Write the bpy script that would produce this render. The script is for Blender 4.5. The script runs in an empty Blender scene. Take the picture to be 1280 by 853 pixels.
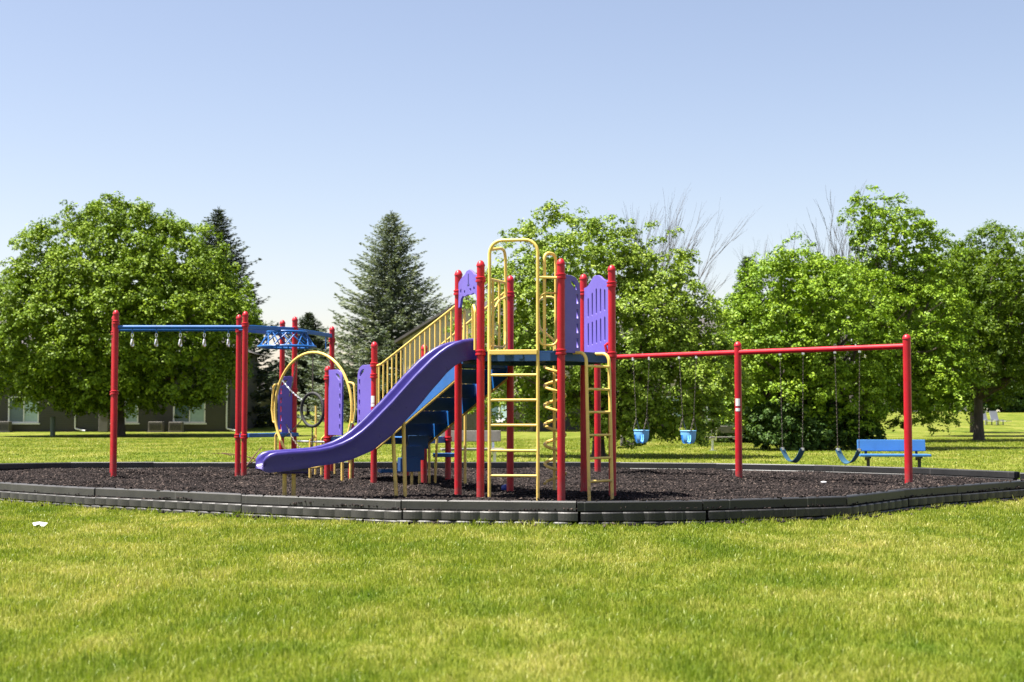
import bpy, math, random
import numpy as np
from mathutils import Vector
random.seed(7)
rng = np.random.default_rng(7)
scene = bpy.context.scene
COL = scene.collection
R = math.radians
pi = math.pi

# ------------------------------------------------------------------ camera, sky, sun, exposure
CAMZ = 1.2
cam_d = bpy.data.cameras.new('camera')
cam_d.lens = 50; cam_d.sensor_width = 36; cam_d.clip_end = 3000; cam_d.clip_start = 0.1
cam_d.dof.use_dof = True; cam_d.dof.focus_distance = 17.6; cam_d.dof.aperture_fstop = 3.0
cam = bpy.data.objects.new('camera', cam_d); COL.objects.link(cam)
cam.location = (0, 0, CAMZ); cam.rotation_euler = (R(90 + 3.01), 0, 0)
scene.camera = cam

SUN = Vector((-0.42, -0.06, 1)).normalized()
world = bpy.data.worlds.new('World'); scene.world = world; world.use_nodes = True
wn = world.node_tree
bg = wn.nodes['Background']
sky = wn.nodes.new('ShaderNodeTexSky'); sky.sky_type = 'NISHITA'; sky.sun_disc = False
sky.sun_elevation = math.asin(SUN.z); sky.sun_rotation = math.atan2(SUN.x, SUN.y)
sky.air_density = 1.0; sky.dust_density = 1.3; sky.ozone_density = 5.0; sky.altitude = 200
tint = wn.nodes.new('ShaderNodeMix'); tint.data_type = 'RGBA'; tint.blend_type = 'MULTIPLY'; tint.inputs[0].default_value = 1
tint.inputs[7].default_value = (1.02, 0.785, 0.66, 1)
wn.links.new(sky.outputs[0], tint.inputs[6]); wn.links.new(tint.outputs[2], bg.inputs[0]); bg.inputs[1].default_value = 0.093
sun_d = bpy.data.lights.new('sun', 'SUN'); sun_d.energy = 5.0; sun_d.angle = R(0.53); sun_d.color = (1, 0.955, 0.88)
sun = bpy.data.objects.new('sun', sun_d); COL.objects.link(sun)
sun.rotation_euler = SUN.to_track_quat('Z', 'Y').to_euler(); sun.location = (-20, 0, 40)
vs = scene.view_settings
vs.view_transform = 'Standard'; vs.look = 'None'; vs.exposure = 1.6; vs.gamma = 1; vs.use_curve_mapping = False

# ------------------------------------------------------------------ helpers
ORI = {}
def tag(o, label=None, cat=None, group=None, kind=None):
    if label: o['label'] = label
    if cat: o['category'] = cat
    if group: o['group'] = group
    if kind: o['kind'] = kind
    return o
def thing(name, label, cat, loc=(0, 0, 0), rz=0, group=None):
    o = bpy.data.objects.new(name, None); COL.objects.link(o)
    o.empty_display_size = 0.2
    o.location = loc; o.rotation_euler = (0, 0, rz)
    tag(o, label, cat, group); return o
def link_mesh(name, me, mat, parent=None, smooth=False):
    o = bpy.data.objects.new(name, me); COL.objects.link(o)
    if mat: me.materials.append(mat)
    if parent: o.parent = parent
    if smooth:
        me.polygons.foreach_set('use_smooth', np.ones(len(me.polygons), dtype=bool))
    return o
def mesh_np(name, V, F, mat, parent=None, smooth=False, kind=None):
    """V (n,3); F (m,k) all of one size."""
    me = bpy.data.meshes.new(name)
    V = np.asarray(V, dtype=np.float32); F = np.asarray(F, dtype=np.int32)
    me.vertices.add(len(V)); me.vertices.foreach_set('co', V.ravel())
    k = F.shape[1]
    me.loops.add(F.size); me.loops.foreach_set('vertex_index', F.ravel())
    me.polygons.add(len(F)); me.polygons.foreach_set('loop_start', np.arange(0, F.size, k, dtype=np.int32))
    me.polygons.foreach_set('loop_total', np.full(len(F), k, dtype=np.int32))
    me.update(calc_edges=True); me.validate()
    o = link_mesh(name, me, mat, parent, smooth)
    if kind: o['kind'] = kind
    return o
def fillet(pts, r, n=6, closed=False):
    pts = [Vector(p) for p in pts]; out = []
    m = len(pts)
    for i, p in enumerate(pts):
        if not closed and (i == 0 or i == m - 1): out.append(p); continue
        a = pts[i - 1] - p; b = pts[(i + 1) % m] - p
        la, lb = a.length, b.length; a.normalize(); b.normalize()
        ang = a.angle(b)
        if ang > pi - 0.02: out.append(p); continue
        d = min(r / math.tan(ang / 2), la * 0.48, lb * 0.48); rr = d * math.tan(ang / 2)
        c = p + (a + b).normalized() * (rr / math.sin(ang / 2))
        s = p + a * d - c; e = p + b * d - c
        tot = s.angle(e)
        for j in range(n + 1):
            t = j / n
            v = (s * math.sin((1 - t) * tot) + e * math.sin(t * tot)) / math.sin(tot) if tot > 1e-4 else s
            out.append(c + v)
    return out
class MB:
    def __init__(s): s.v = []; s.f = []
    def add(s, vs_, fs):
        o = len(s.v); s.v += [tuple(x) for x in vs_]; s.f += [tuple(i + o for i in f) for f in fs]; return s
    def box(s, c, sz, rz=0, tilt=0):
        x, y, z = [q / 2 for q in sz]; cs, sn = math.cos(rz), math.sin(rz)
        ct, st = math.cos(tilt), math.sin(tilt); vv = []
        for dx, dy, dz in [(-x,-y,-z),(x,-y,-z),(x,y,-z),(-x,y,-z),(-x,-y,z),(x,-y,z),(x,y,z),(-x,y,z)]:
            dy, dz = dy * ct - dz * st, dy * st + dz * ct
            vv.append((c[0] + dx * cs - dy * sn, c[1] + dx * sn + dy * cs, c[2] + dz))
        return s.add(vv, [(3,2,1,0),(4,5,6,7),(0,1,5,4),(1,2,6,5),(2,3,7,6),(3,0,4,7)])
    def tube(s, path, r, n=10, closed=False, caps=True):
        P = [Vector(p) for p in path]; m = len(P)
        rad = r if hasattr(r, '__len__') else [r] * m
        T = []
        for i in range(m):
            a = P[i - 1] if (i > 0 or closed) else P[i]; b = P[(i + 1) % m] if (i < m - 1 or closed) else P[i]
            T.append((b - a).normalized())
        u = T[0].orthogonal().normalized()
        if abs(T[0].z) > 0.9: u = (Vector((1, 0, 0)) - T[0] * T[0].x).normalized()
        vv = []; 
        for i in range(m):
            u = (u - T[i] * u.dot(T[i])).normalized(); w = T[i].cross(u)
            for j in range(n):
                a = 2 * pi * j / n
                vv.append(P[i] + (u * math.cos(a) + w * math.sin(a)) * rad[i])
        ff = []
        for i in range(m if closed else m - 1):
            for j in range(n):
                a = i * n + j; b = i * n + (j + 1) % n; i2 = (i + 1) % m
                ff.append((a, b, i2 * n + (j + 1) % n, i2 * n + j))
        if caps and not closed:
            ff.append(tuple(range(n - 1, -1, -1))); ff.append(tuple(range((m - 1) * n, m * n)))
        return s.add(vv, ff)
    def lathe(s, c, prof, n=16):
        """prof: (r,z) pairs bottom to top round a vertical axis"""
        vv = []; ff = []
        for r, z in prof:
            for j in range(n):
                a = 2 * pi * j / n; vv.append((c[0] + r * math.cos(a), c[1] + r * math.sin(a), c[2] + z))
        for i in range(len(prof) - 1):
            for j in range(n):
                ff.append((i*n+j, i*n+(j+1)%n, (i+1)*n+(j+1)%n, (i+1)*n+j))
        ff.append(tuple(range(n - 1, -1, -1))); ff.append(tuple(range((len(prof)-1)*n, len(prof)*n)))
        return s.add(vv, ff)
    def prism(s, poly, z0, z1):
        n = len(poly)
        vv = [(p[0], p[1], z0) for p in poly] + [(p[0], p[1], z1) for p in poly]
        return s.add(vv, [tuple(range(n-1,-1,-1)), tuple(range(n, 2*n))] + [(i, (i+1)%n, n+(i+1)%n, n+i) for i in range(n)])
    def build(s, name, mat, parent=None, smooth=False, bevel=0):
        me = bpy.data.meshes.new(name)
        o0 = ORI.get(parent.name, (0, 0, 0)) if parent else (0, 0, 0)
        me.from_pydata([(x - o0[0], y - o0[1], z - o0[2]) for x, y, z in s.v], [], s.f); me.update()
        o = link_mesh(name, me, mat, parent)
        if parent: ORI[o.name] = o0
        if smooth:
            me.polygons.foreach_set('use_smooth', np.ones(len(me.polygons), dtype=bool))
            me.set_sharp_from_angle(angle=R(40))
        if bevel:
            b = o.modifiers.new('bevel', 'BEVEL'); b.width = bevel; b.segments = 2; b.limit_method = 'ANGLE'
        return o
def wthing(name, label, cat, loc, group=None):
    """thing whose parts are given in world coordinates"""
    o = thing(name, label, cat, loc, 0, group); ORI[o.name] = loc; return o
def panel(name, mat, parent, outline, holes, origin, udir, thick=0.02):
    """flat moulded sheet with cut-outs: outline and holes in (u, v); u along udir, v up"""
    cu = bpy.data.curves.new('panel_curve', 'CURVE'); cu.dimensions = '2D'; cu.fill_mode = 'BOTH'
    cu.extrude = thick / 2; cu.bevel_depth = 0.004; cu.bevel_resolution = 1
    for pts in [outline] + holes:
        sp = cu.splines.new('POLY'); sp.points.add(len(pts) - 1)
        for p, q in zip(sp.points, pts): p.co = (q[0], q[1], 0, 1)
        sp.use_cyclic_u = True
    ob = bpy.data.objects.new('panel_curve', cu); COL.objects.link(ob)
    dg = bpy.context.evaluated_depsgraph_get()
    me = bpy.data.meshes.new_from_object(ob.evaluated_get(dg))
    bpy.data.objects.remove(ob); bpy.data.curves.remove(cu)
    me.name = name
    n = len(me.vertices); V = np.empty(n * 3, dtype=np.float32); me.vertices.foreach_get('co', V); V = V.reshape(-1, 3)
    ud = Vector(udir).normalized(); nd = Vector((ud.y, -ud.x, 0))
    o0 = ORI.get(parent.name, (0, 0, 0))
    W = np.empty_like(V)
    for k in range(3):
        W[:, k] = origin[k] - o0[k] + V[:, 0] * ud[k] + V[:, 2] * nd[k] + (V[:, 1] if k == 2 else 0)
    me.vertices.foreach_set('co', W.ravel()); me.update()
    me.materials.clear()
    o = link_mesh(name, me, mat, parent); ORI[o.name] = o0
    return o
def slot(u, v0, v1, w):
    r = w / 2; pts = []
    for k in range(7): a = pi * k / 6; pts.append((u + r * math.cos(a), v1 - r + r * math.sin(a)))
    for k in range(7): a = pi + pi * k / 6; pts.append((u + r * math.cos(a), v0 + r + r * math.sin(a)))
    return pts

# ------------------------------------------------------------------ materials
class NT:
    def __init__(s, name):
        s.m = bpy.data.materials.new(name); s.m.use_nodes = True; s.t = s.m.node_tree
        s.b = s.t.nodes['Principled BSDF']; s.b.inputs['Specular IOR Level'].default_value = 0.4; s.out = s.t.nodes['Material Output']
    def n(s, typ, **kw):
        x = s.t.nodes.new('ShaderNode' + typ)
        for k, v in kw.items(): setattr(x, k, v)
        return x
    def l(s, a, b): s.t.links.new(a, b)
    def noise(s, scale, detail=4, rough=0.6, src='Object', stretch=None):
        tc = s.n('TexCoord'); nz = s.n('TexNoise'); nz.inputs['Scale'].default_value = scale
        nz.inputs['Detail'].default_value = detail; nz.inputs['Roughness'].default_value = rough
        if src == 'World':
            g = s.n('NewGeometry'); o = g.outputs['Position']
        else: o = tc.outputs[src]
        if stretch:
            mp = s.n('Mapping'); mp.inputs['Scale'].default_value = stretch; s.l(o, mp.inputs[0]); o = mp.outputs[0]
        s.l(o, nz.inputs['Vector']); return nz.outputs['Fac']
    def ramp(s, fac, stops):
        r = s.n('ValToRGB'); e = r.color_ramp.elements
        while len(e) < len(stops): e.new(0.5)
        for q, (p, c) in zip(e, stops): q.position = p; q.color = (*c, 1) if len(c) == 3 else c
        s.l(fac, r.inputs[0]); return r.outputs[0]
    def mix(s, fac, a, b, mode='MIX'):
        m = s.n('Mix', data_type='RGBA', blend_type=mode)
        for i, v in ((0, fac), (6, a), (7, b)):
            if hasattr(v, 'is_output'): s.l(v, m.inputs[i])
            else: m.inputs[i].default_value = v if i == 0 else (*v, 1)
        return m.outputs[2]
    def bump(s, h, strength=0.3, dist=0.02):
        b = s.n('Bump'); b.inputs['Strength'].default_value = strength; b.inputs['Distance'].default_value = dist
        s.l(h, b.inputs['Height']); s.l(b.outputs[0], s.b.inputs['Normal'])
def paint(name, c, rough=0.35, dirt=0.12, scale=3.0, bumpy=0.0, dusty=False):
    t = NT(name)
    nz = t.noise(scale, 6, 0.65, 'World')
    lo = tuple(x * (1 - dirt) + 0.02 * dirt for x in c); hi = tuple(min(1, x * (1 + dirt * 0.6) + 0.02 * dirt) for x in c)
    col = t.ramp(nz, [(0.3, lo), (0.7, hi)])
    if dusty:
        g = t.n('NewGeometry'); sp = t.n('SeparateXYZ'); t.l(g.outputs['Position'], sp.inputs[0])
        mr = t.n('MapRange'); mr.inputs[1].default_value = 0.17; mr.inputs[2].default_value = 0.62; mr.inputs[3].default_value = 0.75; mr.inputs[4].default_value = 0
        t.l(sp.outputs[2], mr.inputs[0])
        ad = t.n('Math', operation='MULTIPLY'); t.l(mr.outputs[0], ad.inputs[0])
        t.l(t.ramp(t.noise(11, 6, 0.75, 'World'), [(0.38, (0, 0, 0)), (0.66, (1, 1, 1))]), ad.inputs[1])
        col = t.mix(ad.outputs[0], col, (0.13, 0.10, 0.085))
        sc = t.ramp(t.noise(5, 7, 0.8, 'World', (1, 1, 2.5)), [(0.63, (0, 0, 0)), (0.69, (0.4, 0.4, 0.4))])
        col = t.mix(sc, col, tuple(min(1, x * 0.75 + 0.10) for x in c))
    t.l(col, t.b.inputs['Base Color'])
    rr = t.ramp(t.noise(9, 5, 0.7, 'World'), [(0.3, (rough - 0.08,) * 3), (0.75, (rough + 0.14,) * 3)])
    t.l(rr, t.b.inputs['Roughness'])
    if bumpy: t.bump(t.noise(140, 3, 0.5, 'World'), bumpy, 0.003)
    return t.m
M_RED = paint('red_paint', (0.43, 0.003, 0.013), 0.4, 0.18, dusty=True)
M_YEL = paint('yellow_paint', (0.80, 0.555, 0.135), 0.42, 0.14, dusty=True)
M_BLUE = paint('blue_paint', (0.006, 0.10, 0.34), 0.42, 0.2)
M_DBLUE = paint('dark_blue_coating', (0.009, 0.055, 0.17), 0.55, 0.2)
M_STEP = paint('blue_step_coating', (0.007, 0.10, 0.30), 0.5, 0.2)
M_PUR = paint('purple_plastic', (0.135, 0.098, 0.42), 0.48, 0.08, 2, 0.1)
M_SLIDE = paint('purple_slide_plastic', (0.036, 0.023, 0.185), 0.32, 0.16, 2, 0.1, dusty=True)
M_STEEL = paint('galvanised_steel', (0.82, 0.82, 0.82), 0.35, 0.3, 12)
M_STEEL.node_tree.nodes['Principled BSDF'].inputs['Metallic'].default_value = 0.85
M_CHAIN = paint('dull_chain', (0.16, 0.135, 0.11), 0.6, 0.3, 12)
M_CHAIN.node_tree.nodes['Principled BSDF'].inputs['Metallic'].default_value = 0.6
M_RUB = paint('black_rubber', (0.022, 0.022, 0.023), 0.7, 0.3)
M_WHITE = paint('white_sticker', (0.78, 0.78, 0.76), 0.5, 0.06)
M_BABY = paint('light_blue_plastic', (0.17, 0.46, 0.76), 0.45, 0.08)
M_BELT = paint('blue_belt_rubber', (0.03, 0.10, 0.16), 0.55, 0.2)
M_BENCH = paint('bench_blue_plastic', (0.036, 0.155, 0.42), 0.5, 0.12)
M_BLACK = paint('black_metal', (0.02, 0.02, 0.022), 0.5, 0.2)
M_GWOOD = paint('grey_weathered_wood', (0.19, 0.175, 0.155), 0.85, 0.35, 6)
M_FARPL = paint('pale_grey_plastic', (0.24, 0.25, 0.28), 0.6, 0.1)

def timber_mat(name, lo, hi):
    t = NT(name)
    col = t.ramp(t.noise(2.2, 8, 0.7, 'World'), [(0.25, lo), (0.75, hi)])
    st = t.ramp(t.noise(1.0, 3, 0.6, 'World', (26, 26, 0.35)), [(0.66, (0, 0, 0)), (0.74, (1, 1, 1))])
    col = t.mix(t.mix(0.6, (0, 0, 0), st), col, (0.16, 0.155, 0.145))
    t.l(col, t.b.inputs['Base Color']); t.b.inputs['Roughness'].default_value = 0.5
    t.bump(t.noise(60, 4, 0.6, 'World'), 0.25, 0.006); return t.m
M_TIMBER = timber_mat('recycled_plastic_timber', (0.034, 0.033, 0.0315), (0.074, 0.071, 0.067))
M_TIMBER_SHADE = timber_mat('shaded_plastic_timber', (0.012, 0.012, 0.0125), (0.028, 0.028, 0.028))  # same plastic timber, with the shade of its runs put into the colour

def leaf_mat(name, c1, c2, c3, trans=0.13, rough=0.5):
    t = NT(name)
    g = t.n('NewGeometry')
    ri = g.outputs['Random Per Island']
    a = t.ramp(ri, [(0.0, c1), (0.55, c2), (1.0, c3)])
    nz = t.ramp(t.noise(0.55, 3, 0.6, 'World'), [(0.3, (0.78, 0.84, 0.8)), (0.7, (1.12, 1.08, 1.0))])
    col = t.mix(1.0, a, nz, 'MULTIPLY')
    t.l(col, t.b.inputs['Base Color']); t.b.inputs['Roughness'].default_value = rough
    t.b.inputs['Specular IOR Level'].default_value = 0.16
    tr = t.n('BsdfTranslucent'); 
    tc = t.mix(1.0, col, (1.25, 1.35, 0.5), 'MULTIPLY'); t.l(tc, tr.inputs[0])
    mx = t.n('MixShader'); mx.inputs[0].default_value = trans
    t.l(t.b.outputs[0], mx.inputs[1]); t.l(tr.outputs[0], mx.inputs[2]); t.l(mx.outputs[0], t.out.inputs[0])
    return t.m
L_MAPLE = leaf_mat('maple_leaf', (0.085, 0.145, 0.010), (0.15, 0.23, 0.014), (0.24, 0.325, 0.022))
L_ASH = leaf_mat('ash_leaf', (0.11, 0.175, 0.02), (0.19, 0.275, 0.028), (0.30, 0.38, 0.055))
L_MULB = leaf_mat('mulberry_leaf', (0.10, 0.18, 0.012), (0.18, 0.285, 0.018), (0.275, 0.385, 0.03))
L_DARK = leaf_mat('dark_maple_leaf', (0.055, 0.10, 0.009), (0.10, 0.16, 0.012), (0.165, 0.235, 0.016), 0.3)
L_SPRUCE = leaf_mat('blue_spruce_needles', (0.10, 0.13, 0.095), (0.165, 0.195, 0.14), (0.26, 0.285, 0.20), 0.12, 0.6)
L_SPRUCED = leaf_mat('dark_spruce_needles', (0.04, 0.058, 0.04), (0.06, 0.08, 0.052), (0.10, 0.115, 0.07), 0.1, 0.6)
L_SPRUCEY = leaf_mat('green_spruce_needles', (0.04, 0.075, 0.025), (0.06, 0.10, 0.03), (0.09, 0.13, 0.04), 0.15, 0.6)
L_BUSH = leaf_mat('bush_leaf', (0.04, 0.085, 0.02), (0.065, 0.12, 0.025), (0.10, 0.16, 0.03))
def bark_mat(name, lo, hi):
    t = NT(name)
    nz = t.noise(3, 8, 0.7, 'World', (3, 3, 0.6))
    t.l(t.ramp(nz, [(0.3, lo), (0.7, hi)]), t.b.inputs['Base Color']); t.b.inputs['Roughness'].default_value = 0.9
    t.bump(nz, 0.8, 0.05); return t.m
BARK = bark_mat('grey_brown_bark', (0.05, 0.04, 0.032), (0.13, 0.105, 0.085))
BARK_GREY = bark_mat('dead_grey_bark', (0.075, 0.064, 0.062), (0.15, 0.135, 0.13))
BARK_LIGHT = bark_mat('light_bark', (0.11, 0.09, 0.07), (0.24, 0.20, 0.16))

def grass_mat(name, blades):
    t = NT(name)
    big = t.noise(0.34, 4, 0.6, 'World', (1.2, 0.7, 1))
    mid = t.noise(1.5, 6, 0.7, 'World', (1.3, 0.75, 1))
    gA, gB, gC = (0.122, 0.192, 0.013), (0.22, 0.263, 0.026), (0.41, 0.39, 0.095)
    col = t.ramp(t.mix(0.5, big, mid), [(0.38, gA), (0.49, gB), (0.62, gC)])
    if blades:
        g = t.n('NewGeometry')
        rr = t.ramp(g.outputs['Random Per Island'], [(0.0, (0.72, 0.8, 0.65)), (0.5, (1.0, 1.0, 1.0)), (0.88, (1.18, 1.14, 1.3)), (0.95, (1.5, 1.32, 2.4)), (1.0, (1.8, 1.5, 3.4))])
        col = t.mix(1.0, col, rr, 'MULTIPLY')
        t.l(col, t.b.inputs['Base Color']); t.b.inputs['Roughness'].default_value = 0.45
        t.b.inputs['Specular IOR Level'].default_value = 0.3
        tr = t.n('BsdfTranslucent'); t.l(t.mix(1.0, col, (1.1, 1.2, 0.6), 'MULTIPLY'), tr.inputs[0])
        mx = t.n('MixShader'); mx.inputs[0].default_value = 0.35
        t.l(t.b.outputs[0], mx.inputs[1]); t.l(tr.outputs[0], mx.inputs[2]); t.l(mx.outputs[0], t.out.inputs[0])
    else:
        fine = t.ramp(t.noise(22, 5, 0.75, 'World', (1, 0.35, 1)), [(0.3, (0.32, 0.36, 0.3)), (0.7, (0.68, 0.66, 0.66))])  # flat sheet darkened in colour for the self-shadow of blades it lacks
        col = t.mix(1.0, col, fine, 'MULTIPLY')
        t.l(col, t.b.inputs['Base Color']); t.b.inputs['Roughness'].default_value = 0.9
        t.b.inputs['Specular IOR Level'].default_value = 0.1
        t.bump(t.noise(30, 5, 0.7, 'World'), 0.6, 0.05)
    return t.m
M_LAWN = grass_mat('mown_lawn', False)
M_BLADE = grass_mat('grass_blades', True)
def mulch_mat():
    t = NT('mulch_ground')
    t.l(t.ramp(t.noise(28, 6, 0.8, 'World'), [(0.3, (0.007, 0.006, 0.006)), (0.7, (0.022, 0.018, 0.017))]), t.b.inputs['Base Color'])
    t.b.inputs['Roughness'].default_value = 0.95; t.b.inputs['Specular IOR Level'].default_value = 0.08; t.bump(t.noise(35, 6, 0.8, 'World'), 1.0, 0.04); return t.m
M_MULCH = mulch_mat()
def chip_mat():
    t = NT('mulch_chip')
    g = t.n('NewGeometry')
    chipc = t.mix(1.0, t.ramp(g.outputs['Random Per Island'], [(0.0, (0.007, 0.0065, 0.0065)), (0.5, (0.017, 0.0145, 0.0145)), (0.9, (0.035, 0.029, 0.028)), (1.0, (0.085, 0.07, 0.062))]), t.ramp(t.noise(0.9, 5, 0.7, 'World'), [(0.32, (0.7, 0.68, 0.68)), (0.66, (1.5, 1.4, 1.32))]), 'MULTIPLY')
    t.l(chipc, t.b.inputs['Base Color'])
    t.b.inputs['Roughness'].default_value = 0.95; t.b.inputs['Specular IOR Level'].default_value = 0.08; return t.m
M_CHIP = chip_mat()
def siding_mat(name, c, pitch):
    t = NT(name)
    g = t.n('NewGeometry'); sp = t.n('SeparateXYZ'); t.l(g.outputs['Position'], sp.inputs[0])
    m = t.n('Math', operation='MULTIPLY'); m.inputs[1].default_value = 1 / pitch; t.l(sp.outputs[2], m.inputs[0])
    fr = t.n('Math', operation='FRACT'); t.l(m.outputs[0], fr.inputs[0])
    nz = t.ramp(t.noise(0.8, 5, 0.6, 'World'), [(0.3, tuple(x * 0.88 for x in c)), (0.7, c)])
    t.l(nz, t.b.inputs['Base Color']); t.b.inputs['Roughness'].default_value = 0.7
    t.bump(fr.outputs[0], 0.9, 0.04); return t.m
M_BEIGE = siding_mat('beige_siding', (0.50, 0.43, 0.38), 0.2)
M_BRICK = siding_mat('grey_brown_brick', (0.085, 0.075, 0.07), 0.1)
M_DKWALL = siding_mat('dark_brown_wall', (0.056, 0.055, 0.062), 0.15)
M_CREAM = siding_mat('cream_wall', (0.66, 0.62, 0.57), 0.2)
M_ROOF = paint('grey_shingle', (0.07, 0.062, 0.06), 0.9, 0.35, 2)
M_TRIM = paint('white_trim', (0.72, 0.72, 0.70), 0.5, 0.08)
M_AC = paint('grey_metal_case', (0.12, 0.11, 0.10), 0.6, 0.15)
M_GREENB = paint('green_metal_post', (0.13, 0.17, 0.12), 0.6, 0.15)
M_GLASS = paint('window_glass', (0.10, 0.16, 0.17), 0.08, 0.2)
M_SCREEN = paint('curtained_glass', (0.34, 0.47, 0.46), 0.12, 0.15)

# ------------------------------------------------------------------ ground
def terr(x, y):
    t = np.clip((y - 85) / 75.0, 0, 1); s = t * t * (3 - 2 * t)
    u = np.clip((y - 150) / 400.0, 0, 1)
    return 1.65 * s + 1.0 * u
MZ = 0.17
xs = np.concatenate([np.linspace(-700, -90, 18), np.linspace(-80, 80, 81), np.linspace(90, 700, 18)])
ys = np.concatenate([np.linspace(-60, 24, 15), np.linspace(28, 200, 60), np.linspace(220, 1500, 20)])
gx, gy = np.meshgrid(xs, ys)
gz = terr(gx, gy)
V = np.stack([gx, gy, gz], -1).reshape(-1, 3)
nx, ny = len(xs), len(ys)
ii, jj = np.meshgrid(np.arange(nx - 1), np.arange(ny - 1))
a = (jj * nx + ii).ravel()
lawn = mesh_np('lawn', V, np.stack([a, a + 1, a + nx + 1, a + nx], -1), M_LAWN, smooth=True, kind='structure')

# outer line of the border round the play area (x, y, height of its top)
FRONT = [(-10.6, 24.4, .29), (-9.75, 22.6, .28), (-8.55, 21.1, .275), (-6.95, 19.75, .27), (-5.38, 18.4, .27), (-3.21, 16.9, .27), (-1.23, 15.8, .27),
         (0.70, 15.5, .27), (2.10, 15.72, .27), (3.87, 16.5, .27), (4.95, 18.0, .27), (5.95, 19.05, .27), (7.45, 20.55, .27), (9.1, 21.1, .28)]
BACK = [(9.9, 22.0, .29), (8.1, 22.75, .31), (7.0, 24.7, .31), (5.6, 26.1, .31), (3.9, 27.0, .31), (2.1, 27.5, .31), (0.3, 27.7, .31), (-1.5, 27.6, .31), (-3.3, 27.5, .31), (-5.1, 27.55, .31), (-6.9, 27.6, .31),
        (-8.5, 27.4, .31), (-9.9, 26.6, .31), (-10.7, 25.6, .30)]
RINGP = FRONT + BACK
poly = np.array([(p[0], p[1]) for p in RINGP])
def inside(x, y, P=poly):
    c = np.zeros(x.shape, bool); n = len(P)
    for i in range(n):
        x0, y0 = P[i]; x1, y1 = P[(i + 1) % n]
        k = ((y0 > y) != (y1 > y)) & (x < (x1 - x0) * (y - y0) / (y1 - y0 + 1e-12) + x0); c ^= k
    return c
HOLLOWS = [(4.41, 22.47, .75, .07), (5.13, 21.76, .75, .07), (2.24, 24.58, .6, .05), (2.96, 23.87, .6, .05), (-3.3, 16.9, .7, .06), (.42, 16.7, .5, .03), (-5.6, 23.9, 1.0, .05), (1.0, 17.2, .45, .03)]
def bump_field(x, y):
    z = 0
    for hx, hy, hr, hd in HOLLOWS:
        q = ((x - hx)**2 + (y - hy)**2) / hr**2; z = z - hd * np.exp(-q) + hd * .45 * np.exp(-(np.sqrt(q) - 1.5)**2 / .12)
    return z + (np.sin(x * 1.7 + 0.6 * np.sin(y * 1.1)) * np.sin(y * 2.1 + 0.8 * np.sin(x * 0.9)) * 0.026 + np.sin(x * 4.3 + y * 3.1) * np.sin(y * 5.2 - x * 2.2) * 0.012)
# mulch bed: fine grid, rim pulled to the polygon
cx_, cy_ = poly.mean(0)
rings = []
NB = 220
per = np.array([np.interp(np.linspace(0, len(poly), NB, endpoint=False), np.arange(len(poly) + 1), np.append(poly[:, k], poly[0, k])) for k in (0, 1)]).T
ns = 46
V = []
for s_ in np.linspace(0.0, 0.995, ns):
    q = np.array([cx_, cy_]) + (per - np.array([cx_, cy_])) * s_
    z = MZ + bump_field(q[:, 0], q[:, 1]) * (1 - s_ ** 8)
    V.append(np.column_stack([q, z]))
V = np.concatenate(V)
F = []
for i in range(ns - 1):
    for j in range(NB): F.append((i*NB+j, i*NB+(j+1)%NB, (i+1)*NB+(j+1)%NB, (i+1)*NB+j))
mulch = mesh_np('mulch_bed', V, F, M_MULCH, smooth=True, kind='structure')
# loose chips
N = 230000
yy = 15.4 + (27.8 - 15.4) * rng.random(N) ** 1.25; xx = rng.uniform(-10.8, 10, N)
k = inside(xx, yy) & (np.abs(xx) < 0.36 * yy + 2.0); xx, yy = xx[k], yy[k]; N = len(xx)
L = rng.uniform(0.010, 0.026, N) * (1 + (yy - 16) * 0.03); Wd = rng.uniform(0.005, 0.011, N) * (1 + (yy - 16) * 0.03); T = rng.uniform(0.004, 0.009, N)
az = rng.uniform(0, 2*pi, N); pt = rng.normal(0, 0.42, N); rl = rng.normal(0, 0.5, N)
ex = np.stack([np.cos(az)*np.cos(pt), np.sin(az)*np.cos(pt), np.sin(pt)], -1)
sd = np.stack([-np.sin(az), np.cos(az), np.zeros(N)], -1); up = np.cross(ex, sd)
ey = sd*np.cos(rl)[:, None] + up*np.sin(rl)[:, None]; ez = np.cross(ex, ey)
c0 = np.stack([xx, yy, MZ + bump_field(xx, yy) + rng.uniform(0.0, 0.016, N)], -1)
V = np.empty((N, 8, 3))
for q, (i, j, kk) in enumerate([(-1,-1,-1),(1,-.7,-1),(1,.7,-1),(-1,1,-1),(-1,-1,1),(1,-.7,1),(1,.7,1),(-1,1,1)]):
    V[:, q] = c0 + ex*(i*L)[:, None] + ey*(j*Wd)[:, None] + ez*(kk*T)[:, None]
bf = np.array([(4,5,6,7),(0,1,5,4),(1,2,6,5),(2,3,7,6),(3,0,4,7)])
F = (np.arange(N)[:, None, None] * 8 + bf[None]).reshape(-1, 4)
kc = rng.integers(0, len(FRONT) - 1, 420); kt = rng.random(420)
FA = np.array(FRONT); kp = FA[kc] + (FA[kc + 1] - FA[kc]) * kt[:, None]; kd = FA[kc + 1] - FA[kc]; kd /= np.linalg.norm(kd[:, :2], axis=1)[:, None]
off_ = np.where(rng.random(420) < .6, rng.uniform(-.11, -.02, 420), np.abs(rng.normal(.05, .16, 420)) + .05)
kx = kp[:, 0] + kd[:, 1] * off_; ky = kp[:, 1] - kd[:, 0] * off_; kz = np.where(off_ < 0, kp[:, 2] + .008, .035)
V2 = V[:420] - V[:420].mean(1, keepdims=True) + np.stack([kx, ky, kz], -1)[:, None, :]
V = np.concatenate([V, V2]); N = len(V); F = (np.arange(N)[:, None, None] * 8 + bf[None]).reshape(-1, 4)
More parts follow.
